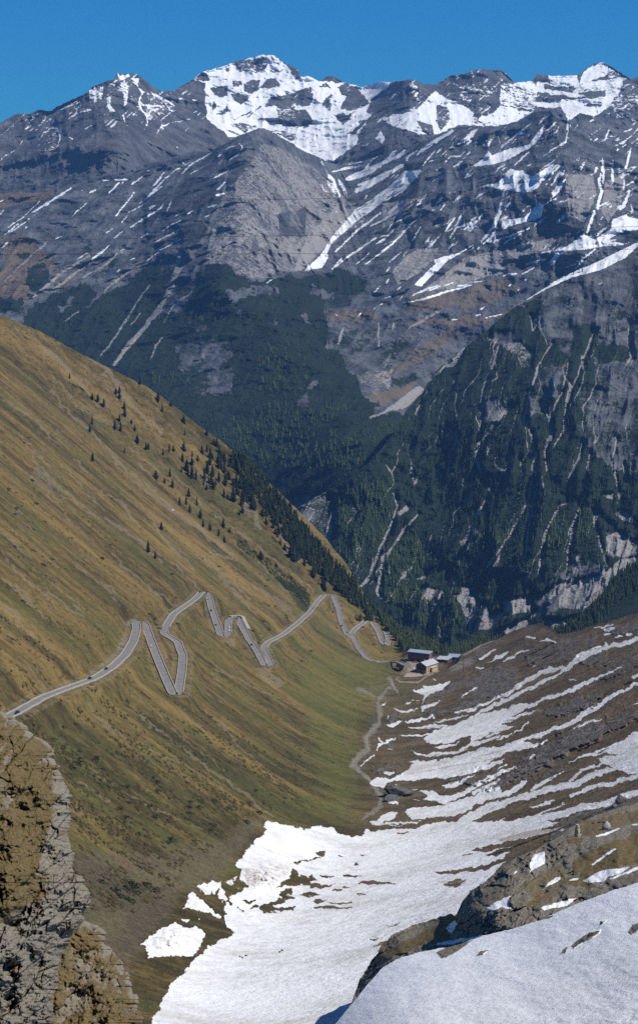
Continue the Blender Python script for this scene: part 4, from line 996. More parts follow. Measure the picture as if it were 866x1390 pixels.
def rocky(U, V, r, s, ang, seed, blocks=1.0):
    """broken, bedded rock: steps between joint blocks, tilted along the bedding"""
    ca, sa = math.cos(ang), math.sin(ang)
    k = float(np.median(r)) * .00036 / s     # block size in metres
    wu = U + 6 * fbm(U / 26., V / 26., 3, seed); wv = V + 6 * fbm(U / 26. + 7, V / 26., 3, seed + 1)
    x = (wu * ca + wv * sa) * k; y = (-wu * sa + wv * ca) * k
    o = 0; cr = np.ones(U.shape); hv = 0
    for q, (l, a) in enumerate(((1.0, 1.0), (2.3, .45), (5.2, .17), (11., .07))):
        f1, e, v, tl = cells(x * l * .42, y * l, seed + q * 7)
        o = o + a * ((v - .5) * 1.2 + tl * 1.9) - a * .30 * (1 - sstep(0, .09, e))
        cr = np.minimum(cr, e + q * .05)
        hv = hv + v * a
    o = o * blocks + .9 * (ridged(x * .35, y * .5, 4, seed + 40) - .45)
    return o, cr, hv / 1.69


def disp6(U, V, r, X):
    o, cr, hv = rocky(U, V, r, 2.8, math.radians(-38), 140)
    g = field(['near'], 'grass', U, V); s = field(['near'], 'snow', U, V)
    soft = 1 - .8 * sstep(-3, 3, np.maximum(g, s))
    rightsoft = 1 - .5 * sstep(740, 800, U)
    big = fbm(U / 55., V / 45., 4, 141)
    return -5.2 * o * soft * rightsoft - 16 * big, (cr, hv, soft)


def fields6(U, V, X, e):
    cr, hv, soft = e
    return {'m1': st4(field(['near'], 'snow', U, V, wig=1.5, seed=4), field(['near'], 'grass', U, V, wig=4, seed=5), -8., 0.),
            'm2': st4(cr + (1 - soft), hv, 0., -1.)}


M6 = near_material('buttress_rock', .19)
S6 = build_sheet('rock_buttress', 460, 1180, DU * .8, DV * .8, crest6, line([460, 1440, 1030, 1420]), r6, disp6, fields6, M6,
                 [(2, 3), (8, 14), (30, 60), (120, 160)], [(40, 60)], jit=3.0, jl=12, seed=21)
# ---- snow slope in the lower right corner
crest7 = line([430, 1420, 500, 1335, 520, 1312, 545, 1299, 570, 1292, 620, 1283, 655, 1270, 690, 1262, 723, 1252, 784, 1226, 830, 1209, 866, 1198, 930, 1178, 1030, 1145, 1450, 1030])
r7 = tps([(430, 1420, 280), (520, 1312, 330), (620, 1283, 320), (723, 1252, 310), (866, 1198, 300), (1030, 1145, 300), (520, 1390, 250), (700, 1390, 200), (866, 1390, 165), (866, 1290, 220), (700, 1310, 265), (1030, 1390, 140), (1030, 1250, 210), (600, 1500, 150), (866, 1500, 120), (430, 1520, 190), (1450, 1030, 300), (1450, 1250, 190), (1450, 1390, 125), (1450, 1520, 95)])


def disp7(U, V, r, X):
    ns = field(['near'], 'snow', U, V, default=6.)
    q = sstep(1.5, -2.5, ns)
    o, cr, hv = rocky(U, V, r, 2.2, math.radians(-30), 170)
    return -2.2 * fbm(U / 60., V / 30., 5, 171) - 2.5 * q * (o + .6), (cr, hv, q)


def fields7(U, V, X, e):
    cr, hv, q = e
    return {'m1': st4(field(['near'], 'snow', U, V, default=6., wig=2, seed=14), -3. + 2 * fbm(U / 20., V / 20., 3, 3), -8., 0.),
            'm2': st4(cr, hv, 0., -1.)}


M7 = near_material('snowfield', .09)
S7 = build_sheet('snow_slope', 430, 1440, DU, DV, crest7, line([430, 1540, 1030, 1540]), r7, disp7, fields7, M7,
                 [(3, 2), (12, 14), (30, 60)], [(10, 10), (50, 40)], jit=1.6, jl=14, seed=24)

# ---- cliff, lower left: rows run down it, columns from behind the grass to round its edge
M8 = near_material('cliff_rock', .045, 1.25)


TSPLIT = .70


def build_cliff(name, sil, v0, v1, uL, rfn, seed, grass_fn, amp):
    v = np.arange(v0, v1, .55)
    us = sil(v) + 2.2 * fbm(v / 7., v * 0 + seed, 4, seed) + 5.5 * (cells(v / 11., v * 0 + .5, seed + 2)[2] - .5) + 2.5 * (cells(v / 4., v * 0 + .5, seed + 4)[2] - .5)
    n = 460
    t = np.interp(np.linspace(0, 1, n), [0, .28, 1], [0, TSPLIT if uL < -300 else .28, 1])[None, :]
    V = np.repeat(v[:, None], n, 1)
    U = uL + (us[:, None] - uL) * t
    V = V - .42 * np.maximum(0, -12 - U)          # the hill goes on rising to the left
    r = rfn(U, V)
    # the face turns away towards its edge
    edge = (us[:, None] - U)
    r = r + 7.0 * np.exp(-edge / 9.0) * (r / 120.)
    o, cr, hv = rocky(U, V, r, 1.05, math.radians(-52), seed + 3)
    gr = grass_fn(U, V, us[:, None])
    soft = 1 - .86 * sstep(-2, 4, gr)
    fine = fbm(U / 4., V / 4., 4, seed + 9)
    bigd = fbm(U / 40., V / 34., 4, seed + 11)
    dr = -amp * o * soft - 4.2 * bigd - 1.6 * (ridged(U / 26. + V / 60., V / 34. - U / 80., 4, seed + 17) - .45) * soft - .25 * fine - .35 * (1 - soft) * ridged(U / 9., V / 9., 3, seed + 14)
    X = ray(U, V) * (r + dr)[..., None]
    red = 2.2 * fbm(U / 16., V / 16., 3, seed + 20) + .6 * np.exp(-edge / 14.)
    A = {'m1': st4(-8., gr + 2.0 * bigd + 3.4 * (hv - .5) + .9 * fbm(U / 7., V / 6., 3, seed + 31), -8., 0.), 'm2': st4(cr + .6 * (1 - soft), hv, 0., red)}
    # round the edge and back into the hill
    b = []
    for k, (d, du) in enumerate(((2.0, 1.2), (7., 4.), (20., 14.), (45., 60.))):
        q = ray(U[:, -1:] - du, V[:, -1:]) * (r[:, -1:] + dr[:, -1:] + d)[..., None]
        b.append(q)
    X = np.concatenate([X] + b, 1)
    A = {k: np.concatenate([w, np.repeat(w[:, -1:], 4, 1)], 1) for k, w in A.items()}
    A = {k: v_ for k, v_ in A.items()}
    # crown: tip the top row backwards
    hd = X[0].copy(); hd[:, 2] = 0; hd /= np.linalg.norm(hd, axis=1, keepdims=True)
    tops = [X[:1] + hd[None] * d - np.array([0, 0, z]) for d, z in ((60, 40), (20, 8), (5, 1.2))]
    X = np.concatenate(tops + [X], 0)
    A = {k: np.concatenate([np.repeat(w[:1], 3, 0), w], 0) for k, w in A.items()}
    return grid_mesh(name, np.transpose(X, (1, 0, 2)), {k: np.transpose(w, (1, 0, 2)) for k, w in A.items()}, M8)


sil8 = line([])if False else (lambda v: np.interp(v, [955, 964, 970, 977, 984, 999, 1008, 1017, 1026, 1039, 1052, 1063, 1073, 1080, 1087, 1097, 1120, 1126, 1135, 1149, 1161, 1177, 1186, 1190, 1200, 1212, 1230, 1246, 1258, 1270, 1300, 1400, 1520],
                                              [-22, 2, 11, 23, 32, 46, 62, 71, 73, 78, 83, 90, 98, 98, 92, 96, 97, 98, 93, 99, 101, 97, 100, 111, 115, 125, 120, 113, 106, 97, 84, 70, 60]))
r8 = tps([(-140, 940, 150), (0, 964, 150), (60, 1010, 146), (98, 1080, 138), (100, 1150, 130), (122, 1215, 124), (80, 1290, 116), (60, 1400, 104), (-140, 1100, 112), (-20, 1100, 118), (30, 1060, 130), (30, 1180, 112), (60, 1230, 114), (-140, 1300, 88), (0, 1300, 96), (0, 1500, 84), (-140, 1520, 76), (60, 1120, 128), (90, 1300, 117), (-620, 930, 150), (-620, 1100, 112), (-620, 1300, 86), (-620, 1520, 72)])


def grass8(U, V, us):
    e = us - U
    lim = np.interp(V, [950, 1000, 1050, 1100, 1150, 1190, 1230, 1260, 1320, 1520], [2, 8, 16, 26, 40, 52, 74, 96, 120, 140])
    f = (e - lim) * .16
    f = np.where(V > 1215, f - sstep(1200, 1250, V) * 2.0, f)
    return np.clip(f, -4, 1.6) + .9 * fbm(U / 22., V / 16., 3, 301)


cliff = build_cliff('cliff', sil8, 955, 1520, -600., r8, 200, grass8, 2.1)
sil9 = lambda v: np.interp(v, [1238, 1244, 1250, 1255, 1267, 1281, 1295, 1305, 1350, 1400, 1520], [92, 104, 118, 130, 143, 144, 157, 166, 184, 196, 215])
r9 = tps([(60, 1240, 152), (143, 1267, 150), (160, 1300, 146), (60, 1300, 138), (190, 1400, 130), (60, 1400, 124), (215, 1520, 112), (60, 1520, 108)])
cliff2 = build_cliff('rock_ledge', sil9, 1238, 1520, 40., r9, 240, lambda U, V, us: .9 + 1.3 * fbm(U / 18., V / 16., 3, 311) - 2.2 * np.exp(-(us - U) / 9.), .9)

# ---- ground below everything, out past the farthest mountain
_yy = np.concatenate([np.linspace(-600, 600, 10), np.linspace(900, 14500, 60)]); _xx = np.linspace(-5200, 5200, 60)
GXX, GYY = np.meshgrid(_xx, _yy, indexing='ij')
gz = np.interp(GYY, [-600, 0, 500, 1500, 3000, 4000, 14500], [-140, -180, -420, -760, -1250, -1350, -1350]) + 25 * fbm(GXX / 500., GYY / 500., 3, 5)
MG = far_material('valley_ground', 3.0, (.12, .10, .075), (.17, .14, .10))
grid_mesh('ground', np.stack([GXX, GYY, gz], -1), {'m1': st4(-8. + 0 * GXX, 4., -8., -8.), 'm2': st4(-8. + 0 * GXX, 0., 0., 0.)}, MG)
# ================================================================== objects
def link(name, me, parent=None, loc=None, rot=None):
    o = bpy.data.objects.new(name, me); COL.objects.link(o)
    if parent is not None:
        o.parent = parent
    if loc is not None:
        o.location = loc
    if rot is not None:
        o.rotation_euler = rot
    return o


def tag(o, label, cat, group=None, kind=None):
    o['label'] = label; o['category'] = cat
    if group:
        o['group'] = group
    if kind:
        o['kind'] = kind
    return o


def empty(name, loc, rz=0.0):
    o = bpy.data.objects.new(name, None); COL.objects.link(o)
    o.location = loc; o.rotation_euler = (0, 0, rz); o.empty_display_size = 1
    return o


def mesh(name, verts, faces, mat, smooth=False):
    me = bpy.data.meshes.new(name)
    me.from_pydata([tuple(v) for v in verts], [], faces)
    for m in (mat if isinstance(mat, (list, tuple)) else [mat]):
        me.materials.append(m)
    if smooth:
        me.polygons.foreach_set('use_smooth', [True] * len(me.polygons))
    me.update()
    return me


class MB:
    """collects shapes for one mesh"""
    def __init__(s):
        s.v = []; s.f = []

    def quad_prism(s, base, z0, z1):
        n = len(base); k = len(s.v)
        s.v += [(x, y, z0) for x, y in base] + [(x, y, z1) for x, y in base]
        s.f.append(tuple(range(k + n - 1, k - 1, -1))); s.f.append(tuple(range(k + n, k + 2 * n)))
        for i in range(n):
            j = (i + 1) % n
            s.f.append((k + i, k + j, k + n + j, k + n + i))
        return s

    def box(s, x0, x1, y0, y1, z0, z1):
        return s.quad_prism([(x0, y0), (x1, y0), (x1, y1), (x0, y1)], z0, z1)

    def poly(s, pts):
        k = len(s.v); s.v += [tuple(p) for p in pts]; s.f.append(tuple(range(k, k + len(pts)))); return s

    def tube(s, p, q, r0, r1=None, n=6):
        r1 = r0 if r1 is None else r1
        p = Vector(p); q = Vector(q); d = (q - p).normalized()
        a = d.orthogonal().normalized(); b = d.cross(a); k = len(s.v)
        for c, r in ((p, r0), (q, r1)):
            for i in range(n):
                t = 2 * PI * i / n
                s.v.append(tuple(c + a * math.cos(t) * r + b * math.sin(t) * r))
        for i in range(n):
            j = (i + 1) % n
            s.f.append((k + i, k + j, k + n + j, k + n + i))
        s.f.append(tuple(range(k + n - 1, k - 1, -1))); s.f.append(tuple(range(k + n, k + 2 * n)))
        return s

    def make(s, name, mat, smooth=False):
        return mesh(name, s.v, s.f, mat, smooth)


m_asphalt = plain('asphalt', (.185, .175, .17), .9, .16, .25)
m_pale = plain('pale_masonry', (.36, .335, .29), .9, .22, .6)
m_stone = plain('grey_masonry', (.25, .235, .21), .9, .25, .8)
m_glass = plain('dark_glass', (.02, .024, .03), .15, .1, .5, spec=.6)
m_tyre = plain('rubber', (.02, .02, .02), .8)
m_bark = plain('bark', (.07, .05, .035), .95)
m_dark = plain('tarred_wood', (.045, .038, .032), .85)
m_white = plain('white_paint', (.78, .78, .76), .6)
m_line = plain('road_paint', (.62, .61, .58), .8)


# ---- road ribbons (they follow the bench cut for them in the slope) and their walls
def side_of(c):
    t = np.gradient(c[:, :2], axis=0); t = smooth_pts(t, 2)
    t /= np.linalg.norm(t, axis=1, keepdims=True) + 1e-9
    return np.stack([-t[:, 1], t[:, 0]], 1)            # to the left of travel


def ribbon(name, c, offs, mat, lift=0.0, thick=.5):
    nrm = side_of(c); V = []; F = []
    for i in range(len(c)):
        for o in offs:
            V.append((c[i, 0] + nrm[i, 0] * o, c[i, 1] + nrm[i, 1] * o, c[i, 2] + lift))
        for o in offs[::-1]:
            V.append((c[i, 0] + nrm[i, 0] * o, c[i, 1] + nrm[i, 1] * o, c[i, 2] + lift - thick))
    m = 2 * len(offs)
    for i in range(len(c) - 1):
        for k in range(m):
            F.append((i * m + k, i * m + (k + 1) % m, (i + 1) * m + (k + 1) % m, (i + 1) * m + k))
    F.append(tuple(range(m))[::-1]); F.append(tuple((len(c) - 1) * m + k for k in range(m)))
    return mesh(name, V, F, mat)


def wallmesh(name, c, off, w, h, down, mat, merlon=True):
    nrm = side_of(c); V = []; F = []
    for i in range(len(c)):
        hh = h
        for o, z in ((off - w, -down), (off - w, hh), (off + w, hh), (off + w, -down)):
            V.append((c[i, 0] + nrm[i, 0] * o, c[i, 1] + nrm[i, 1] * o, c[i, 2] + z))
    for i in range(len(c) - 1):
        for k in range(4):
            F.append((i * 4 + k, (i + 1) * 4 + k, (i + 1) * 4 + (k + 1) % 4, i * 4 + (k + 1) % 4))
    F.append((0, 1, 2, 3)); q = (len(c) - 1) * 4; F.append((q + 3, q + 2, q + 1, q))
    return mesh(name, V, F, mat)


main_road, side_road = ROADS
for c in (main_road, side_road):
    o = link('road', ribbon('road', c, [-HW, 0, HW], m_asphalt)); o['kind'] = 'structure'
for c in []:
    o = link('road_line', ribbon('road_line', c, [-.12, .12], m_line, .012, .008)); o['kind'] = 'structure'


def nearest_on(c, p):
    return int(np.argmin(((c - p) ** 2).sum(1)))


LEGS = [((6, 976), (184, 846), 'long leg of road climbing from the foreground cliff'),
        ((195, 846), (236, 941), 'straight leg carrying the single white car'),
        ((243, 941), (226, 858), 'bent leg left of the open green slope'),
        ((225, 852), (275, 804), 'curving leg that rises to the topmost hairpin'),
        ((284, 810), (303, 864), 'steep leg with the yellow and blue cars'),
        ((310, 860), (311, 842), 'very short leg with two white cars'),
        ((324, 842), (358, 902), 'straight leg between the paved hairpin and the bare earth bank'),
        ((368, 903), (440, 808), 'long sweeping leg that rises across open grass'),
        ((450, 808), (476, 864), 'leg that drops below the dark pines'),
        ((484, 878), (520, 899), 'lowest leg before the stone bridge')]
pos = {}
for a, b, txt in LEGS:
    i = nearest_on(main_road, at(S5, a[0], a[1])[0]); j = nearest_on(main_road, at(S5, b[0], b[1])[0])
    if j < i:
        i, j = j, i
    seg = main_road[i:j + 1]
    if len(seg) < 4:
        continue
    for off, sd in ((HW + .35, 'far'), (-HW - .35, 'near')):
        big = txt.startswith('long leg') and sd == 'near'
        o = link('roadside_wall', wallmesh('roadside_wall', seg, off, .25, .6, 3.0 if big else 1.6, m_pale))
        tag(o, 'low pale wall along the %s edge of the %s' % ({'far': 'left or farther', 'near': 'right or nearer'}[sd], txt), 'wall', 'low walls along the hairpin road')
for sgn, sd in ((1, 'far'), (-1, 'near')):
    o = link('roadside_wall', wallmesh('roadside_wall', side_road[6:], sgn * (HW + .35), .3, .7, 1.6, m_pale))
    tag(o, 'low pale wall along the %s edge of the looped side road above the inn' % {'far': 'left or farther', 'near': 'right or nearer'}[sd], 'wall', 'low walls along the hairpin road')
# tall paved retaining wall round the hairpin
h0 = nearest_on(main_road, at(S5, 319, 838)[0]); h1 = nearest_on(main_road, at(S5, 331, 856)[0])
h0, h1 = min(h0, h1), max(h0, h1)
if h1 - h0 > 3:
    o = link('retaining_wall', wallmesh('retaining_wall', main_road[h0:h1], HW + 2.6, 1.5, 1.2, 3.5, m_pale))
    tag(o, 'broad pale retaining wall round the outside of the paved middle hairpin', 'wall')


# ---- cars
def car_meshes():
    prof = [(-2.1, .35), (-2.15, .75), (-1.95, .92), (-.95, 1.0), (-.35, 1.02), (1.5, 1.0), (2.05, .95), (2.12, .6), (2.05, .35)]
    V = []; F = []
    for y, s in ((-.86, 1), (-.80, 0), (.80, 0), (.86, 1)):
        pass
    n = len(prof)
    for y in (-.87, .87):
        for x, z in prof:
            V.append((x, y * (1 if z < .9 else .95), z))
    F.append(tuple(range(n))); F.append(tuple(range(2 * n - 1, n - 1, -1)))
    for i in range(n):
        j = (i + 1) % n
        F.append((j, i, n + i, n + j))
    # roof panel with pillars
    r = [(-.3, 1.4), (.05, 1.47), (1.1, 1.46), (1.5, 1.38)]
    k = len(V)
    for y in (-.66, .66):
        for x, z in r:
            V.append((x, y, z))
    for y in (-.66, .66):
        for x, z in r:
            V.append((x, y, z - .05))
    for i in range(3):
        F.append((k + i, k + 4 + i, k + 5 + i, k + 1 + i))
        F.append((k + 8 + i, k + 9 + i, k + 13 + i, k + 12 + i))
        F.append((k + i, k + 1 + i, k + 9 + i, k + 8 + i)); F.append((k + 4 + i, k + 12 + i, k + 13 + i, k + 5 + i))
    body = (V, F)
    g = MB()
    lo = [(-.93, .80), (1.85, .80), (1.85, -.80), (-.93, -.80)]; hi = [(-.27, .645), (1.46, .645), (1.46, -.645), (-.27, -.645)]
    g.v = [(x, y, 1.0) for x, y in lo] + [(x, y, 1.40) for x, y in hi]
    g.f = [(0, 1, 5, 4), (1, 2, 6, 5), (2, 3, 7, 6), (3, 0, 4, 7), (4, 5, 6, 7)]
    glass = g.make('window', m_glass)
    w = MB().tube((0, -.11, 0), (0, .11, 0), .33, n=12).make('wheel', m_tyre)
    hl = MB().box(-.03, .03, -.17, .17, -.07, .07).make('headlight', m_white)
    return body, glass, w, hl


CAR_BODY, CAR_GLASS, CAR_WHEEL, CAR_HL = car_meshes()


def car(px, col, label, rough=.35, flat=None, rz=None, scale=1.0, flip=False, lane=1.6):
    key = 'paint_%d_%d_%d' % tuple(int(q * 99) for q in col)
    m = bpy.data.materials.get(key) or plain(key, col, rough, .06, 2, spec=.5)
    if flat is None:
        c = main_road; i = nearest_on(c, at(S5, px[0], px[1])[0]); i = min(max(i, 2), len(c) - 3)
        t = c[i + 2] - c[i - 2]; rz_ = math.atan2(t[1], t[0]) + (PI if flip else 0)
        nrm = side_of(c)[i]
        s = lane if flip else -lane
        p = c[i] + np.array([nrm[0] * s, nrm[1] * s, .02])
    else:
        p = flat; rz_ = rz
    e = empty('car', p, rz_); e.scale = (scale,) * 3
    link('body', mesh('car_body', CAR_BODY[0], CAR_BODY[1], m), e)
    link('window', CAR_GLASS, e)
    for x in (-1.3, 1.3):
        for y in (-.8, .8):
            link('wheel', CAR_WHEEL, e, (x, y, .33))
    for y in (-.6, .6):
        link('headlight', CAR_HL, e, (-2.13, y, .68))
    tag(e, label, 'car', 'cars on the mountain road')
    return e


K, B_, Wt, BL = (.025, .025, .028), (.05, .07, .12), (.75, .75, .74), (.04, .13, .36)
car(Z('R1', (55, 545))[0], K, 'black car leaving the frame edge beside the foreground cliff')
car(Z('R1', (362, 412))[0], K, 'dark car halfway up the long leg above the cliff', flip=True)
car(Z('R1', (422, 370))[0], B_, 'small dark car leading on the long leg, nearest the left hairpin', flip=True)
car(Z('R1', (587, 272))[0], Wt, 'lone white car on the straight leg right of the left hairpin')
car(Z('R1', (790, 70))[0], K, 'dark car turning in the topmost hairpin, left side', flip=True)
car(Z('R1', (827, 78))[0], K, 'black car just below the topmost hairpin on its right side')
car(Z('R1', (828, 103))[0], (.75, .42, .02), 'small yellow car on the steep leg under the topmost hairpin', scale=.8)
car(Z('R1', (830, 140))[0], B_, 'dark blue car between the yellow car and the bright blue car')
car(Z('R1', (848, 196))[0], BL, 'bright blue car low on the steep leg under the topmost hairpin')
car(Z('R2', (475, 315))[0], Wt, 'white car, upper of two on the very short leg', lane=1.4)
car(Z('R2', (487, 343))[0], Wt, 'white car, lower of two on the very short leg', lane=1.4)
car(Z('R2', (590, 395))[0], K, 'dark car on the straight leg above the bare earth bank')
car(Z('R3', (490, 275))[0], K, 'dark car on the leg that drops below the pines')
car(Z('R3', (555, 335))[0], (.35, .35, .36), 'grey car at the fork of the looped side road', flip=True)
car(Z('H4', (118, 338))[0], (.7, .5, .05), 'yellow car near the stream end of the road', scale=.85)
car(Z('H4', (140, 325))[0], (.30, .32, .34), 'silver car pulled up before the stone bridge', flip=True)
car(Z('R3', (340, 190))[0], (.25, .26, .28), 'grey car on the long sweeping leg across open grass')

# ---- the inn and its neighbours, set out on the levelled terrace
TZ = float(S5.terr[2])


def onz(u, v, z=None):
    d = ray(u, v); z = TZ if z is None else z
    return d * (z / d[2])


m_roof = plain('sheet_metal_roof', (.40, .43, .47), .45, .12, .5, spec=.4)
m_roofb = plain('blue_grey_roof', (.26, .32, .40), .5, .12, .5, spec=.4)
m_ochre = plain('ochre_render', (.50, .36, .22), .9, .12, .6)
m_wood = plain('weathered_timber', (.10, .060, .038), .9, .2, 1.0)
m_red = plain('brick_facade', (.15, .095, .085), .9, .15, 1.0)
m_plaster = plain('pale_plaster', (.52, .49, .44), .9, .1, .8)
m_pave = plain('pinkish_paving', (.33, .26, .235), .9, .12, .4)


def house(name, A, B, C, eave, rise, wallm, gablem, roofm, label, win_side=(), win_gable=(), over=.9, chimney=True, door=None):
    """gabled house: front gable A-B, long side B-C; x runs along the gable, y along the ridge"""
    A, B, C = (np.array(q)[:2] for q in (A, B, C))
    wv = B - A; W_ = np.linalg.norm(wv); ax = wv / W_; ay = np.array([-ax[1], ax[0]])
    L_ = abs((C - B) @ ay)
    e = empty(name, (A[0], A[1], TZ), math.atan2(ax[1], ax[0]))
    m = MB(); m.box(0, W_, 0, L_, -2.5, eave)
    link('wall', m.make('wall', wallm), e)
    for y, s in ((-.03, 1), (L_ + .03, -1)):
        g = MB(); t = .25
        g.v = [(0, y, eave - .02), (W_, y, eave - .02), (W_ / 2, y, eave + rise), (0, y + s * t, eave - .02), (W_, y + s * t, eave - .02), (W_ / 2, y + s * t, eave + rise)]
        g.f = [(0, 1, 2), (5, 4, 3), (0, 3, 4, 1), (1, 4, 5, 2), (2, 5, 3, 0)]
        link('gable', g.make('gable', gablem), e)
    r = MB(); t = .28; sl = rise / (W_ / 2)
    for sgn in (-1, 1):
        x0 = W_ / 2; x1 = W_ / 2 + sgn * (W_ / 2 + over)
        z0 = eave + rise + .04; z1 = z0 - sl * (W_ / 2 + over)
        k = len(r.v)
        for y in (-over * 1.3, L_ + over):
            r.v += [(x0, y, z0), (x1, y, z1), (x1, y, z1 + t), (x0, y, z0 + t)]
        r.f += [(k, k + 1, k + 2, k + 3), (k + 7, k + 6, k + 5, k + 4), (k + 3, k + 2, k + 6, k + 7), (k, k + 4, k + 5, k + 1), (k + 1, k + 5, k + 6, k + 2)]
    ro = link('roof', r.make('roof', roofm), e)
    if chimney:
        for yy in (L_ * .3, L_ * .7):
            link('chimney', MB().box(W_ * .5 - .5, W_ * .5 + .5, yy - .5, yy + .5, eave + rise - .4, eave + rise + 1.5).make('chimney', m_plaster), ro)
    for y, z, w_, h_ in win_side:
        wd = link('window', MB().box(W_ - .06, W_ + .05, y - w_ / 2, y + w_ / 2, z, z + h_).make('window', m_glass), e)
        link('frame', MB().box(W_ - .05, W_ + .08, y - w_ / 2 - .16, y - w_ / 2, z - .1, z + h_ + .1).box(W_ - .05, W_ + .08, y + w_ / 2, y + w_ / 2 + .16, z - .1, z + h_ + .1).box(W_ - .05, W_ + .08, y - w_ / 2, y + w_ / 2, z + h_, z + h_ + .12).make('frame', m_plaster), wd)
    for x, z, w_, h_ in win_gable:
        wd = link('window', MB().box(x - w_ / 2, x + w_ / 2, -.10, .06, z, z + h_).make('window', m_glass), e)
        link('sill', MB().box(x - w_ / 2 - .1, x + w_ / 2 + .1, -.22, .05, z - .18, z - .01).make('sill', m_plaster), wd)
    if door:
        x, w_, h_ = door
        link('door', MB().box(x - w_ / 2, x + w_ / 2, -.08, .06, 0, h_).make('door', m_dark), e)
    tag(e, label, 'building')
    return e, W_, L_, ax, ay, A


e, W_, L_, ax, ay, A_ = house('inn', onz(564.5, 911.5), onz(578.5, 914), onz(588.5, 908), 8.6, 3.6, m_ochre, m_wood, m_roof,
                              'ochre inn with a pale metal gable roof and timber gable beside the car park',
                              win_side=[(4 + 4.4 * k, z, 1.3, 1.6) for k in range(5) for z in (1.2, 3.9, 6.4)],
                              win_gable=[(2.4 + 3.2 * k, z, 1.4, 1.5) for k in range(4) for z in (1.0, 3.7, 6.3)], door=(W_ * .5 if 'W_' in globals() else 7, 1.8, 2.4))
bl = MB()
for z in (3.1, 5.8):
    bl.box(.2, W_ - .2, -1.5, -.1, z, z + .18); bl.box(.2, W_ - .2, -1.5, -1.4, z + .18, z + 1.1)
link('balcony', bl.make('balcony', m_wood), e)
# timber cladding of the gable front below the roof
link('cladding', MB().box(.05, W_ - .05, -.045, -.005, 3.0, 8.55).make('cladding', m_wood), e)
# lean-to on the sunny side
link('annexe', MB().box(W_ + .02, W_ + 2.6, L_ * .35, L_ * .8, -2, 5.2).make('annexe', m_ochre), e)
link('annexe_roof', MB().box(W_ - .3, W_ + 3.1, L_ * .33, L_ * .82, 5.21, 5.5).make('annexe_roof', m_roof), e)

# long block behind
Ab, Bb = onz(553.3, 896.5)[:2], onz(582.5, 899.6)[:2]
wv = Bb - Ab; Wb = np.linalg.norm(wv)
e2 = empty('lodging_block', (Ab[0], Ab[1], TZ), math.atan2(wv[1], wv[0]))
link('wall', MB().box(0, Wb, 0, 9, -2.5, 10.6).make('wall', m_red), e2)
rf = MB(); rf.v = [(-.7, -.9, 10.75), (Wb + .7, -.9, 10.75), (Wb + .7, 9.8, 11.9), (-.7, 9.8, 11.9), (-.7, -.9, 11.1), (Wb + .7, -.9, 11.1), (Wb + .7, 9.8, 12.25), (-.7, 9.8, 12.25)]
rf.f = [(3, 2, 1, 0), (4, 5, 6, 7), (0, 1, 5, 4), (1, 2, 6, 5), (2, 3, 7, 6), (3, 0, 4, 7)]
link('roof', rf.make('roof', m_roofb), e2)
link('back_wall', MB().box(.1, Wb - .1, 6, 8.9, 10.5, 11.4).make('back_wall', m_red), e2)
nb = 9
for k in range(nb):
    x = (k + .5) * Wb / nb
    for z in (.9, 3.9, 7.0):
        wd = link('window', MB().box(x - .75, x + .75, -.06, .05, z, z + 1.9).make('window', m_glass), e2)
        link('sill', MB().box(x - .85, x + .85, -.16, .05, z - .16, z - .01).make('sill', m_plaster), wd)
for k in range(nb + 1):
    x = k * Wb / nb
    link('pilaster', MB().box(x - .22, x + .22, -.22, .02, -1, 10.5).make('pilaster', m_plaster if k in (0, nb) else m_wood), e2)
tag(e2, 'long red-brown block with flat blue-grey roof and rows of windows behind the inn', 'building')

for px, wd_, ln, ht, rs, rz, mat, lab in (((595, 899), 6, 11, 3.6, 1.2, -.45, m_roof, 'small pale-roofed shed tucked against the back corner of the inn'),
                                          ((602.5, 899.5), 9, 12, 3.6, 1.0, -.55, m_roof, 'pale metal-roofed shed, middle of the three outbuildings right of the inn'),
                                          ((615, 896), 14, 10, 3.6, 1.2, -.30, m_roofb, 'wide blue-grey roofed shed, rightmost outbuilding below the dirt track')):
    p = onz(*px)
    o = empty('shed', (p[0], p[1], p[2] + .1), rz)
    h = wd_ / 2
    link('wall', MB().box(-h, h, 0, ln, -3, ht).make('wall', m_wood), o)
    g = MB(); g.v = [(-h, .05, ht - .02), (h, .05, ht - .02), (h, ln - .05, ht - .02), (-h, ln - .05, ht - .02), (-h + .2, ln - .05, ht + rs), (h - .2, ln - .05, ht + rs)]
    g.f = [(0, 1, 5, 4), (1, 2, 5), (3, 0, 4), (2, 3, 4, 5), (3, 2, 1, 0)]
    link('gable', g.make('gable', m_wood), o)
    r_ = MB(); r_.v = [(-h - .5, -.8, ht - .1), (h + .5, -.8, ht - .1), (h + .5, ln + .5, ht + rs + .25), (-h - .5, ln + .5, ht + rs + .25), (-h - .5, -.8, ht + .18), (h + .5, -.8, ht + .18), (h + .5, ln + .5, ht + rs + .5), (-h - .5, ln + .5, ht + rs + .5)]
    r_.f = [(3, 2, 1, 0), (4, 5, 6, 7), (0, 1, 5, 4), (1, 2, 6, 5), (2, 3, 7, 6), (3, 0, 4, 7)]
    link('roof', r_.make('roof', mat), o)
    link('door', MB().box(-1.3, 1.3, -.06, .05, -.1, 2.5).make('door', m_dark), o)
    tag(o, lab, 'shed')

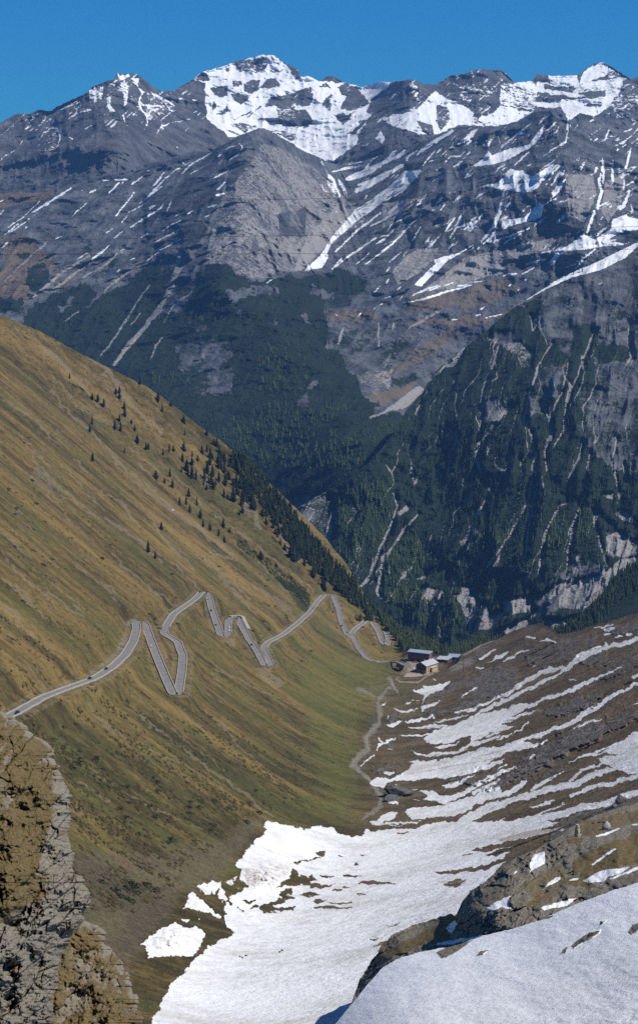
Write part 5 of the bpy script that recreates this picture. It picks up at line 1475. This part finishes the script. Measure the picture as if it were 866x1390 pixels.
# car park terrace, wall round it, parked vehicles
pk = [onz(*Z('H5', q)[0])[:2] for q in ((170, 458), (240, 388), (385, 402), (392, 432), (335, 482), (250, 478))]
o = link('car_park', MB().quad_prism([tuple(p) for p in pk], TZ - 2.0, TZ + .12).make('car_park', m_pave)); o['kind'] = 'structure'
ring = np.array([[p[0], p[1], TZ] for p in (pk[3], pk[4], pk[5], pk[0], pk[1])])
o = link('parapet', wallmesh('parapet', resample(ring, 2.0), 0.0, .25, .75, 1.8, m_stone)); tag(o, 'low stone parapet round the pinkish car park below the inn', 'wall')


def at_px(view, xy, dz=.0):
    p = onz(*Z(view, xy)[0]); p[2] = TZ + dz
    return p


car(None, (.28, .32, .36), 'silver-blue car parked alone on the pinkish car park', flat=at_px('H5', (345, 432), .14), rz=.3)
car(None, K, 'black car parked at the corner of the inn above the car park', flat=at_px('H5', (388, 400), .14), rz=.2)
car(None, (.42, .045, .03), 'red van parked against the long block behind the inn', flat=at_px('H5', (312, 284), .06), rz=.5, scale=1.15)
car(None, B_, 'dark blue car at the left end of the long block', flat=at_px('H5', (215, 280), .06), rz=-.6)
car(None, Wt, 'white van beside the timber gable of the inn', flat=at_px('H5', (303, 348), .06), rz=.9, scale=1.1)
car(None, (.10, .22, .24), 'teal car between the white van and the inn gable', flat=at_px('H5', (308, 372), .06), rz=.2)

# ---- stone bridge over the stream
b0 = nearest_on(main_road, at(S5, 528, 901)[0]); b1 = nearest_on(main_road, at(S5, 547, 904)[0])
bc = main_road[min(b0, b1):max(b0, b1) + 1]
if len(bc) > 4:
    e = empty('stone_bridge', bc[len(bc) // 2]); inv = np.array(bc[len(bc) // 2]); lc = bc - inv
    link('deck', ribbon('deck', lc, [-HW - .5, HW + .5], m_stone, -.06, 1.0), e)
    for s in (-1, 1):
        link('parapet', wallmesh('bridge_parapet', lc, s * (HW + .3), .25, .9, .9, m_pale), e)
    for i in (1, len(lc) - 2):
        link('abutment', MB().box(lc[i, 0] - 2.4, lc[i, 0] + 2.4, lc[i, 1] - 3.6, lc[i, 1] + 3.6, lc[i, 2] - 7, lc[i, 2] - .98).make('abutment', m_stone), e)
    tag(e, 'small stone bridge carrying the road over the stream to the inn', 'bridge')

# ---- posts, cables, markers
for px, h, lab in (((628.3, 911), 12.5, 'dark cable pole right of the inn, the left one of two'), ((642.4, 908), 12.5, 'dark cable pole right of the inn, the right one of two')):
    p = at(S5, *px)[0]
    e = empty('cable_pole', p, .4)
    link('mast', MB().tube((0, 0, -1.5), (0, 0, h), .32, .2, 8).make('mast', m_dark), e)
    link('crossarm', MB().box(-1.9, 1.9, -.14, .14, h - .9, h - .6).make('crossarm', m_dark), e)
    for x in (-1.7, 1.7):
        link('pulley', MB().box(x - .16, x + .16, -.35, .35, h - 1.5, h - .91).make('pulley', m_dark), e)
    tag(e, lab, 'pole', 'cable poles by the inn')

m_cable = plain('rusty_cable', (.07, .045, .03), .7)
for pts, lab in (([(-60, 275), (0, 273.5), (400, 271), (640, 263), (866, 255), (930, 252)], 'topmost of the three thin cables crossing before the mountains'),
                 ([(-60, 330), (0, 328), (310, 321), (570, 317), (792, 309.5), (866, 307), (930, 304)], 'middle of the three thin cables crossing before the mountains'),
                 ([(-60, 346), (0, 345.5), (220, 344.6), (577, 344), (700, 341), (866, 338), (930, 336)], 'lowest of the three thin cables crossing before the mountains')):
    q = np.array(pts, float); uu = np.linspace(-60, 930, 60)
    co = np.polyfit(q[:, 0], q[:, 1], 3); vv = np.polyval(co, uu)
    d = ray(uu, vv); X = d * (360. / d[:, 1:2])
    m = MB()
    for i in range(len(X) - 1):
        m.tube(X[i], X[i + 1], .030, .030, 5)
    tag(link('cable', m.make('cable', m_cable)), lab, 'cable', 'cables across the view')


def boulder(name, p, s, mat, seed, label, cat='boulder', group=None, sink=.25):
    bm = bmesh.new(); bmesh.ops.create_icosphere(bm, subdivisions=3, radius=1)
    rr = np.random.default_rng(seed); axs = rr.normal(size=(16, 3)); axs /= np.linalg.norm(axs, axis=1, keepdims=True); lim = rr.uniform(.5, .85, 16)
    for v in bm.verts:
        c = np.array(v.co)
        for a, l in zip(axs, lim):
            k = c @ a
            if k > l:
                c = c - a * (k - l)
        c = c * (1 + .03 * rr.normal())
        v.co = Vector(c * np.array(s))
    me = bpy.data.meshes.new(name); bm.to_mesh(me); bm.free(); me.materials.append(mat)
    o = link(name, me, None, (p[0], p[1], p[2] + s[2] * (1 - sink) * .5), (0, 0, seed))
    tag(o, label, cat, group)
    return o


m_rockd = plain('dark_boulder', (.10, .095, .09), .95, .35, .5)
m_rockp = plain('pale_boulder', (.30, .26, .19), .95, .3, 1.0)
boulder('boulder', at(S5, 842, 1090)[0], (4.2, 3.2, 3.6), m_rockd, 3, 'big dark boulder at the edge of the snow strip, far right')
boulder('boulder', at(S5, 833, 1096)[0], (2.2, 1.8, 1.6), m_rockd, 4, 'smaller dark rock just below the big boulder at far right')
boulder('boulder', at(S6, 821, 1126)[0], (2.2, 1.8, 1.9), plain('grey_boulder', (.27, .27, .27), .9, .2, 1), 5, 'pale grey rock right of the stone pillar')
boulder('boulder', at(S5, 483.5, 1174.5)[0], (1.6, 1.3, 1.5), m_rockd, 6, 'single dark rock lying on the white valley snow')
boulder('boulder', at(S5, 595, 1033)[0], (1.8, 1.5, 1.6), m_rockd, 8, 'tiny dark rock on the snow tongue above the valley floor')
boulder('boulder', at(S5, 541, 1079)[0], (11, 9, 6.5), m_rockd, 9, 'dark rock knob at the foot of the snow tongue by the stream', sink=.5)
boulder('boulder', at(S5, 531, 1086)[0], (6.5, 5.5, 3.4), m_rockd, 10, 'lower dark rock beside the knob near the stream', sink=.5)
for k, (u, v, s) in enumerate(((285, 752, 2.6), (290, 749.5, 2.3), (294, 754, 2.2), (287, 757, 2.0))):
    boulder('boulder', at(S5, u, v)[0], (s, s * .8, s * .7), m_rockp, 20 + k, 'tan boulder in the ring of pale stones on the grass slope', group='ring of pale stones')
# white marker on the bare track
p = at(S5, 235, 694)[0]
e = empty('marker_block', p, .3)
link('base', MB().box(-1.6, 1.6, -1.3, 1.3, -1.2, .5).make('base', m_stone), e)
link('block', MB().quad_prism([(-1.25, -1), (1.25, -1), (1.25, 1), (-1.25, 1)], .5, 2.4).make('block', m_white), e)
tag(e, 'small white block at the foot of the pale bare track on the slope', 'marker')

# pillar of stacked stone on the buttress
p = at(S6, 783, 1136)[0]
hgt = 19 * .00036 * np.linalg.norm(p)
e = empty('stone_pillar', (p[0], p[1], p[2] - .3), .2)
m_pil = plain('pillar_stone', (.40, .34, .25), .95, .3, 1.4)
z = 0.
for k in range(7):
    hh = hgt / 7 * random.uniform(.85, 1.15); ww = .95 - .07 * k + random.uniform(-.06, .06)
    a = random.uniform(-.2, .2); b = [(ww * math.cos(t + a) * random.uniform(.85, 1.1), ww * math.sin(t + a) * random.uniform(.85, 1.1)) for t in np.linspace(0, 2 * PI, 9)[:-1]]
    link('stone', MB().quad_prism(b, z, z + hh - .02).make('stone', m_pil), e); z += hh
tag(e, 'pale stone pillar standing on the rocky ridge at right', 'pillar')
# ================================================================== trees and bushes
def foliage(name, a, b, amt=1.0):
    m = Mat(name)
    oi = m.n.new('ShaderNodeObjectInfo')
    f = m.step(m.noise(.9, 3), -1, 1)
    c = m.mix(f, a, b)
    v = m.math('MULTIPLY_ADD', oi.outputs['Random'], .6, .7)
    q = m.n.new('ShaderNodeMix'); q.data_type = 'RGBA'; q.blend_type = 'MULTIPLY'; q.inputs[0].default_value = 1
    cc = m.n.new('ShaderNodeCombineColor')
    for i in range(3):
        m.l.new(v, cc.inputs[i])
    m.l.new(c, q.inputs[6]); m.l.new(cc.outputs[0], q.inputs[7]); m.base(q.outputs[2])
    return m.m


def stuff_foliage(name, a, b):
    m = Mat(name)
    x, y, z, w_ = m.attr('tc')
    c = m.mix(x, a, b)
    m.base(c)
    return m.m


m_pine = foliage('pine_needles', (.010, .015, .008), (.028, .036, .014))
m_bush = foliage('bush_leaves', (.018, .022, .010), (.05, .052, .018))


def conifer(seed, tiers=9, rad=.2):
    """unit-height conifer: drooping whorls of separate branch sprays, uneven outline"""
    rr = random.Random(seed); V = []; F = []
    for k in range(tiers):
        z = .12 + .84 * (k / tiers) ** .9
        r = rad * (1 - (k / tiers) ** 1.25) * rr.uniform(.75, 1.15) + .015
        n = rr.randint(6, 8); a0 = rr.uniform(0, 6)
        for i in range(n):
            a = a0 + 2 * PI * i / n + rr.uniform(-.25, .25)
            rl = r * rr.uniform(.65, 1.15); w = r * .42
            dz = -rr.uniform(.02, .06) * (1.4 - k / tiers)
            b = len(V); ca, sa = math.cos(a), math.sin(a)
            V += [(0, 0, z + .10), (ca * rl * .6 - sa * w, sa * rl * .6 + ca * w, z + dz * .5), (ca * rl, sa * rl, z + dz), (ca * rl * .6 + sa * w, sa * rl * .6 - ca * w, z + dz * .5), (ca * rl * .5, sa * rl * .5, z - .05)]
            F += [(b, b + 1, b + 2), (b, b + 2, b + 3), (b + 1, b + 4, b + 2), (b + 2, b + 4, b + 3)]
    b = len(V)
    V += [(0.02, 0, .9), (-.01, .017, .9), (-.01, -.017, .9), (0, 0, 1.0)]; F += [(b, b + 1, b + 3), (b + 1, b + 2, b + 3), (b + 2, b, b + 3)]
    return V, F


CROWNS = []
for s in range(5):
    V, F = conifer(40 + s, 9, (.20, .24, .17, .22, .27)[s]); CROWNS.append(mesh('crown', V, F, m_pine))
TRUNK = MB().tube((0, 0, -.12), (0, 0, .35), .026, .018, 6).make('trunk', m_bark)


def inside(poly, n, seed):
    rr = np.random.default_rng(seed); out = []
    lo, hi = poly.min(0), poly.max(0)
    while len(out) < n:
        p = rr.uniform(lo, hi); ins = False
        for i in range(len(poly)):
            a, b = poly[i], poly[(i + 1) % len(poly)]
            if (a[1] > p[1]) != (b[1] > p[1]) and p[0] < a[0] + (p[1] - a[1]) * (b[0] - a[0]) / (b[1] - a[1]):
                ins = not ins
        if ins:
            out.append(p)
    return np.array(out)


lone = []
for vw, s in (('C1', '375,357 495,470 525,480 555,505 640,465 640,435 665,520 670,560 640,580 705,600 720,640 645,640 735,705 795,735 665,755 495,605 482,645 495,800 748,390 845,480 615,630 620,440 780,740'),
              ('C2', '58,480 80,535 130,505 195,595 200,660 318,660 8,735 120,745 143,750 197,745 240,775 85,765 190,800 295,760 320,750 340,780 355,710 385,760 270,800 205,840 350,790 370,720'),
              ('D2', '48,110 122,95 95,130 135,155 208,55 262,110 222,200 210,245 265,250 228,290 175,250 285,320 300,365 337,385 385,405 415,450 440,395 405,370 75,380 427,110 460,140 430,215 690,580 605,540 380,415 410,440 5,500 45,535 185,70 240,30 300,140 320,165 355,160')):
    lone.append(Z(vw, [float(q) for q in s.replace(',', ' ').split()]))
lone = np.concatenate(lone)
dense = np.concatenate([inside(Z('D2', [470, -20, 560, 50, 640, 130, 720, 230, 800, 330, 866, 410, 866, 560, 810, 600, 740, 500, 680, 440, 620, 380, 590, 300, 520, 250, 440, 160, 390, 60, 380, 0]), 118, 1),
                        inside(Z('D3', [0, 300, 100, 410, 200, 530, 300, 630, 330, 690, 300, 720, 240, 680, 190, 640, 120, 640, 60, 560, 0, 500]), 72, 2),
                        inside(Z('D2', [230, 0, 380, 0, 440, 160, 600, 360, 560, 380, 380, 200, 250, 120, 180, 70]), 24, 3)])
nt_ = 0
for kind, arr in (('lone', lone), ('dense', dense)):
    order = np.argsort(arr[:, 1])
    for u, v in arr[order]:
        u += random.uniform(-.5, .5)
        vg = max(v + (3 if kind == 'lone' else 1), float(np.interp(u, S5.u, S5.cr)) + .6)
        p = at(S5, u, vg)[0]
        h = random.uniform(8, 14.5) if kind == 'lone' else random.uniform(9, 18)
        e = empty('conifer', (p[0], p[1], p[2] - .2), random.uniform(0, 6)); wd_ = h * random.uniform(.95, 1.55); e.scale = (wd_, wd_ * random.uniform(.85, 1.15), h)
        link('crown', random.choice(CROWNS), e); link('trunk', TRUNK, e)
        if kind == 'lone':
            tag(e, 'dark conifer standing apart on the open grass slope left of the pine belt', 'tree', 'scattered conifers on the grass slope')
        else:
            tag(e, 'dark conifer in the close belt along the brow of the grass slope', 'tree', 'conifers of the belt on the brow')
        nt_ += 1
print('trees', nt_)


# ---- woods that read as one mass
def wood(name, pos, hs, wr, tc, mat, label, seed, tiers=4, ns=6):
    rr = np.random.default_rng(seed)
    # template: stacked ragged skirts
    zs = np.linspace(.08, .8, tiers); rs = np.linspace(1, .42, tiers)
    n = len(pos)
    per = tiers * (ns + 1)
    V = np.zeros((n, per, 3)); F = []
    k = 0
    ang = np.arange(ns) * 2 * PI / ns
    for t in range(tiers):
        a = ang[None] + rr.uniform(0, 6, (n, 1))
        rad = wr[:, None] * rs[t] * rr.uniform(.6, 1.25, (n, ns))
        V[:, k:k + ns, 0] = np.cos(a) * rad; V[:, k:k + ns, 1] = np.sin(a) * rad
        V[:, k:k + ns, 2] = hs[:, None] * (zs[t] + rr.uniform(-.05, .05, (n, ns)))
        V[:, k + ns, 2] = hs * min(1.0, zs[t] + .36 if t < tiers - 1 else 1.0)
        for i in range(ns):
            F.append((k + i, k + (i + 1) % ns, k + ns))
        k += ns + 1
    V += pos[:, None, :]
    F = np.array(F)
    T = (F[None] + (np.arange(n) * per)[:, None, None]).reshape(-1, 3)
    me = bpy.data.meshes.new(name)
    me.vertices.add(n * per); me.loops.add(T.size); me.polygons.add(len(T))
    me.vertices.foreach_set('co', V.astype(np.float32).ravel()); me.loops.foreach_set('vertex_index', T.astype(np.int32).ravel())
    me.polygons.foreach_set('loop_start', np.arange(0, T.size, 3, dtype=np.int32)); me.update(calc_edges=True)
    c = np.repeat(np.stack([tc, tc * 0, tc * 0, tc * 0 + 1], -1)[:, None], per, 1)
    set_attr(me, 'tc', c)
    me.materials.append(mat)
    o = link(name, me)
    tag(o, label, 'forest', kind='stuff')
    return o


m_far = stuff_foliage('far_spruce_and_larch', (.009, .016, .009), (.09, .125, .025))
m_mid = stuff_foliage('near_spruce_and_larch', (.013, .021, .009), (.085, .105, .022))


def fattr(S, cls, u, v, default=-8.0):
    return field(['far'], cls, u, v, default=default)


def scatter(S, n, ulo, uhi, vlo, vhi, fdef, seed):
    rr = np.random.default_rng(seed)
    u = rr.uniform(ulo, uhi, n); v = rr.uniform(vlo, vhi, n)
    c = np.interp(u, S.u, S.cr); b = np.interp(u, S.u, S.vb)
    m = (v > c + 2) & (v < b - 1)
    u, v = u[m], v[m]
    f = fattr(S, 'forest', u, v, fdef); l = fattr(S, 'larch', u, v); s = fattr(S, 'scree', u, v)
    cl = fbm(u / 16., v / 12., 3, seed)
    pr = np.where(l > 0, .85, .16 + .25 * sstep(430, 700, v)) * sstep(-.5, .35, cl + .12)
    k = (f + 1.2 * fbm(u / 7., v / 7., 2, 5) > .2) & (s < -1.0) & (rr.uniform(0, 1, len(u)) < pr)
    u, v, l = u[k], v[k], l[k]
    # larches stand in groups; elsewhere mostly dark spruce
    tc = np.clip(np.where(l > 0, .62, .12) + .45 * fbm(u / 11., v / 9., 3, seed + 2) + rr.normal(0, .13, len(u)), 0, 1)
    return u, v, tc, rr


for S, args, lab, sd in ((S2, (26000, -120, 640, 330, 900, -8.), 'dark spruce and larch wood low on the middle mountainside', 31),
                         (S3, (26000, 460, 990, 360, 900, 2.2), 'dark green wood on the gullied spur at right', 32)):
    u, v, tc, rr = scatter(S, *args, sd)
    hs = rr.uniform(7, 15, len(u)); wr = hs * rr.uniform(.13, .22, len(u))
    wood('forest', at(S, u, v), hs, wr, tc, m_far, lab, sd)
    print('wood', len(u))
# wooded slope beyond the inn
rr = np.random.default_rng(5)
u = np.concatenate([rr.uniform(430, 700, 3600), rr.uniform(690, 990, 2600)]); v = np.interp(u, S4.u, S4.cr) + rr.uniform(-.5, 34, len(u))
k = v < np.interp(u, S4.u, S4.vb) - 1; u, v = u[k], v[k]
hs = rr.uniform(9, 17, len(u)); wr = hs * rr.uniform(.14, .22, len(u))
tc = np.clip(.33 + .3 * fbm(u / 9., v / 9., 3, 8) + rr.normal(0, .15, len(u)) - .22 * (u > 690), 0, 1)
wood('forest', at(S4, u, v), hs, wr, tc, m_mid, 'green larches and spruces filling the hollow beyond the inn and knoll', 33, 5, 7)
# undergrowth of the pine belt
q = np.concatenate([inside(Z('D2', [480, -10, 560, 50, 640, 130, 720, 230, 800, 330, 866, 410, 866, 520, 800, 520, 700, 400, 600, 260, 520, 150, 440, 30]), 560, 21),
                    inside(Z('D3', [0, 300, 100, 410, 200, 530, 300, 630, 330, 690, 420, 740, 400, 790, 330, 760, 240, 690, 150, 600, 60, 520, 0, 440]), 620, 22),
                    inside(Z('H4', [0, 70, 80, 60, 180, 110, 300, 200, 330, 260, 280, 240, 230, 180, 150, 130]), 60, 23)])
vg = np.maximum(q[:, 1], np.interp(q[:, 0], S5.u, S5.cr) + .4)
hs = rng.uniform(5, 13, len(q)); wr = hs * rng.uniform(.15, .26, len(q))
wood('forest', at(S5, q[:, 0], vg), hs, wr, np.clip(.05 + rng.normal(0, .08, len(q)) + .28 * sstep(470, 540, q[:, 0]), 0, 1), m_mid, 'small dark trees filling the pine belt along the brow', 34, 5, 7)


# ---- bushes on the slope
def bushmesh(seed):
    rr = random.Random(seed); V = []; F = []
    for k in range(60):
        a = rr.uniform(0, 2 * PI); r = rr.uniform(0, 1) ** .6; z = (1 - r * r) * rr.uniform(.35, 1.0) * .8
        c = Vector((math.cos(a) * r, math.sin(a) * r, z)); s = rr.uniform(.16, .34)
        b = len(V)
        for i in range(4):
            V.append(tuple(c + Vector((rr.uniform(-s, s), rr.uniform(-s, s), rr.uniform(-s * .4, s)))))
        F += [(b, b + 1, b + 2), (b, b + 2, b + 3), (b, b + 1, b + 3), (b + 1, b + 2, b + 3)]
    return mesh('bush', V, F, m_bush)


BUSH = [bushmesh(60 + k) for k in range(4)]
bp = [Z('R2', [570, 435, 685, 275, 715, 305, 620, 360, 650, 375, 140, 465, 180, 330, 40, 235, 55, 260, 65, 285, 820, 240, 160, 115, 710, 185, 620, 465, 690, 70, 25, 225]),
      Z('R3', [65, 250, 95, 285, 440, 190, 460, 270, 540, 240, 655, 375, 600, 300, 190, 210, 130, 170, 40, 340, 10, 330, 270, 465, 320, 410, 650, 310, 700, 420, 720, 360]),
      Z('D1', [790, 500, 835, 535, 855, 385, 595, 225, 795, 835, 825, 840, 350, 600, 120, 770]), Z('D2', [75, 380, 100, 400, 150, 735, 130, 630, 650, 795, 745, 845, 600, 630, 380, 590, 640, 660, 500, 520]),
      inside(Z('F7', [300, 200, 560, 180, 800, 250, 640, 330, 480, 400, 340, 340]), 26, 51), inside(Z('F7', [250, 470, 420, 480, 440, 530, 330, 530]), 14, 52), inside(Z('F7', [80, 40, 200, 60, 300, 180, 200, 200]), 14, 53),
      inside(Z('PX', [60, 560, 200, 700, 150, 800, 10, 760, 5, 620]), 24, 54)]
for u, v in np.concatenate(bp):
    p = at(S5, u, v)[0]; s = random.uniform(1.3, 3.0)
    o = link('bush', random.choice(BUSH), None, (p[0], p[1], p[2] - .2), (0, 0, random.uniform(0, 6))); o.scale = (s * random.uniform(1, 1.6), s, s * .75)
    tag(o, 'low dark bush growing on the open grass slope', 'bush', 'low bushes on the grass slope')

# ---- heath and tussocks too many to count, in drifts down the slope
rr = np.random.default_rng(77)
u = rr.uniform(-20, 540, 60000); v = rr.uniform(440, 1240, 60000)
k = (v > np.interp(u, S5.u, S5.cr) + 6) & (v < np.interp(u, [-20, 200, 330, 450, 520, 540], [1240, 1240, 1110, 1080, 960, 900])); u, v = u[k], v[k]
p = at(S5, u, v)
dens = .9 * fbm(p[:, 0] / 85., (p[:, 1] - .1 * p[:, 0]) / 26., 4, 401) + .5 * fbm(p[:, 0] / 22., p[:, 1] / 14., 3, 402) + .25 * sstep(900, 1050, v) - .25 * sstep(400, 470, u)
rd = np.concatenate(ROADS)
kd = kdtree.KDTree(len(rd))
for i, q in enumerate(rd):
    kd.insert((q[0], q[1], 0), i)
kd.balance()
dr_ = np.array([kd.find((q[0], q[1], 0))[2] for q in p])
k = (rr.uniform(0, 1, len(u)) < sstep(.05, .55, dens) * .8) & (dr_ > 6)
p = p[k]
hs = rr.uniform(.5, 1.5, len(p)); wr = rr.uniform(.5, 1.7, len(p))
m_heath = stuff_foliage('heath', (.030, .026, .012), (.085, .070, .026))
o = wood('heath', p - np.array([0, 0, .1]), hs, wr, np.clip(rr.normal(.4, .3, len(p)), 0, 1), m_heath, 'dark heath tussocks scattered in drifts over the grass slope', 78, 2, 6)
o['category'] = 'heath'
print('heath', len(p))

# ---- thicket of dwarf pine on the slope above the long sweeping leg
q = np.concatenate([inside(Z('D2', [460, 450, 520, 440, 560, 500, 640, 540, 720, 600, 866, 720, 866, 790, 760, 730, 680, 650, 600, 560, 520, 510]), 300, 61),
                    inside(Z('R3', [120, 0, 200, 40, 320, 110, 310, 130, 180, 70]), 90, 62), inside(Z('R3', [210, 60, 240, 90, 310, 150, 270, 140]), 50, 63)])
hs = rng.uniform(1.2, 3.2, len(q)); wr = rng.uniform(1.2, 3.0, len(q))
o = wood('dwarf_pine_thicket', at(S5, q[:, 0], q[:, 1]) - np.array([0, 0, .1]), hs, wr, np.clip(rng.normal(.15, .12, len(q)), 0, 1), m_mid, 'dark dwarf pine thicket in a band above the long sweeping road leg', 79, 2, 7)
o['category'] = 'thicket'
# ================================================================== light, air, sky
SUN_EL, SUN_AZ = 51.0, 96.0        # azimuth clockwise from the view direction (+y)
sd = bpy.data.lights.new('sun', 'SUN'); sd.energy = 4.6; sd.angle = R(.53); sd.color = (1, .95, .87)
so = bpy.data.objects.new('sun', sd); COL.objects.link(so)
az, el = R(SUN_AZ), R(SUN_EL)
tosun = Vector((math.sin(az) * math.cos(el), math.cos(az) * math.cos(el), math.sin(el)))
so.rotation_euler = tosun.to_track_quat('Z', 'Y').to_euler()
so.location = (600, -200, 900)

w = bpy.data.worlds.new('World'); sc.world = w; w.use_nodes = True
nt = w.node_tree; bg = nt.nodes['Background']
sky = nt.nodes.new('ShaderNodeTexSky'); sky.sky_type = 'NISHITA'; sky.sun_disc = False
sky.sun_elevation = el; sky.sun_rotation = az
sky.altitude = 2700; sky.air_density = 1.0; sky.dust_density = .05; sky.ozone_density = 3.0
tint = nt.nodes.new('ShaderNodeMix'); tint.data_type = 'RGBA'; tint.blend_type = 'MULTIPLY'; tint.inputs[0].default_value = 1
tint.inputs[7].default_value = SKY_TINT
nt.links.new(sky.outputs[0], tint.inputs[6]); nt.links.new(tint.outputs[2], bg.inputs['Color'])
bg.inputs['Strength'].default_value = .10

if HAZE:
    bm = bmesh.new(); bmesh.ops.create_cube(bm, size=1)
    for v_ in bm.verts:
        v_.co = ((v_.co.x) * 10800, -700 + (v_.co.y + .5) * 15400, -1450 + (v_.co.z + .5) * 2350)
    me = bpy.data.meshes.new('haze'); bm.to_mesh(me); bm.free()
    hm = bpy.data.materials.new('mountain_air'); hm.use_nodes = True; hn = hm.node_tree.nodes
    hn.remove(hn['Principled BSDF'])
    pv = hn.new('ShaderNodeVolumePrincipled'); pv.inputs['Color'].default_value = HAZE_COL
    pv.inputs['Density'].default_value = HAZE; pv.inputs['Anisotropy'].default_value = .0
    hm.node_tree.links.new(pv.outputs[0], hn['Material Output'].inputs['Volume'])
    me.materials.append(hm)
    ho = bpy.data.objects.new('haze', me); COL.objects.link(ho); ho['kind'] = 'stuff'
    ho['label'] = 'thin blue air between the camera and the far mountains'; ho['category'] = 'haze'

sc.view_settings.view_transform = 'Standard'; sc.view_settings.look = 'None'
sc.view_settings.exposure = EXPOSURE; sc.view_settings.gamma = 1
sc.view_settings.use_curve_mapping = False
sc.cycles.max_bounces = 4; sc.cycles.diffuse_bounces = 2; sc.cycles.glossy_bounces = 1; sc.cycles.volume_bounces = 0
sc.cycles.transparent_max_bounces = 6
sc.cycles.use_denoising = DENOISE
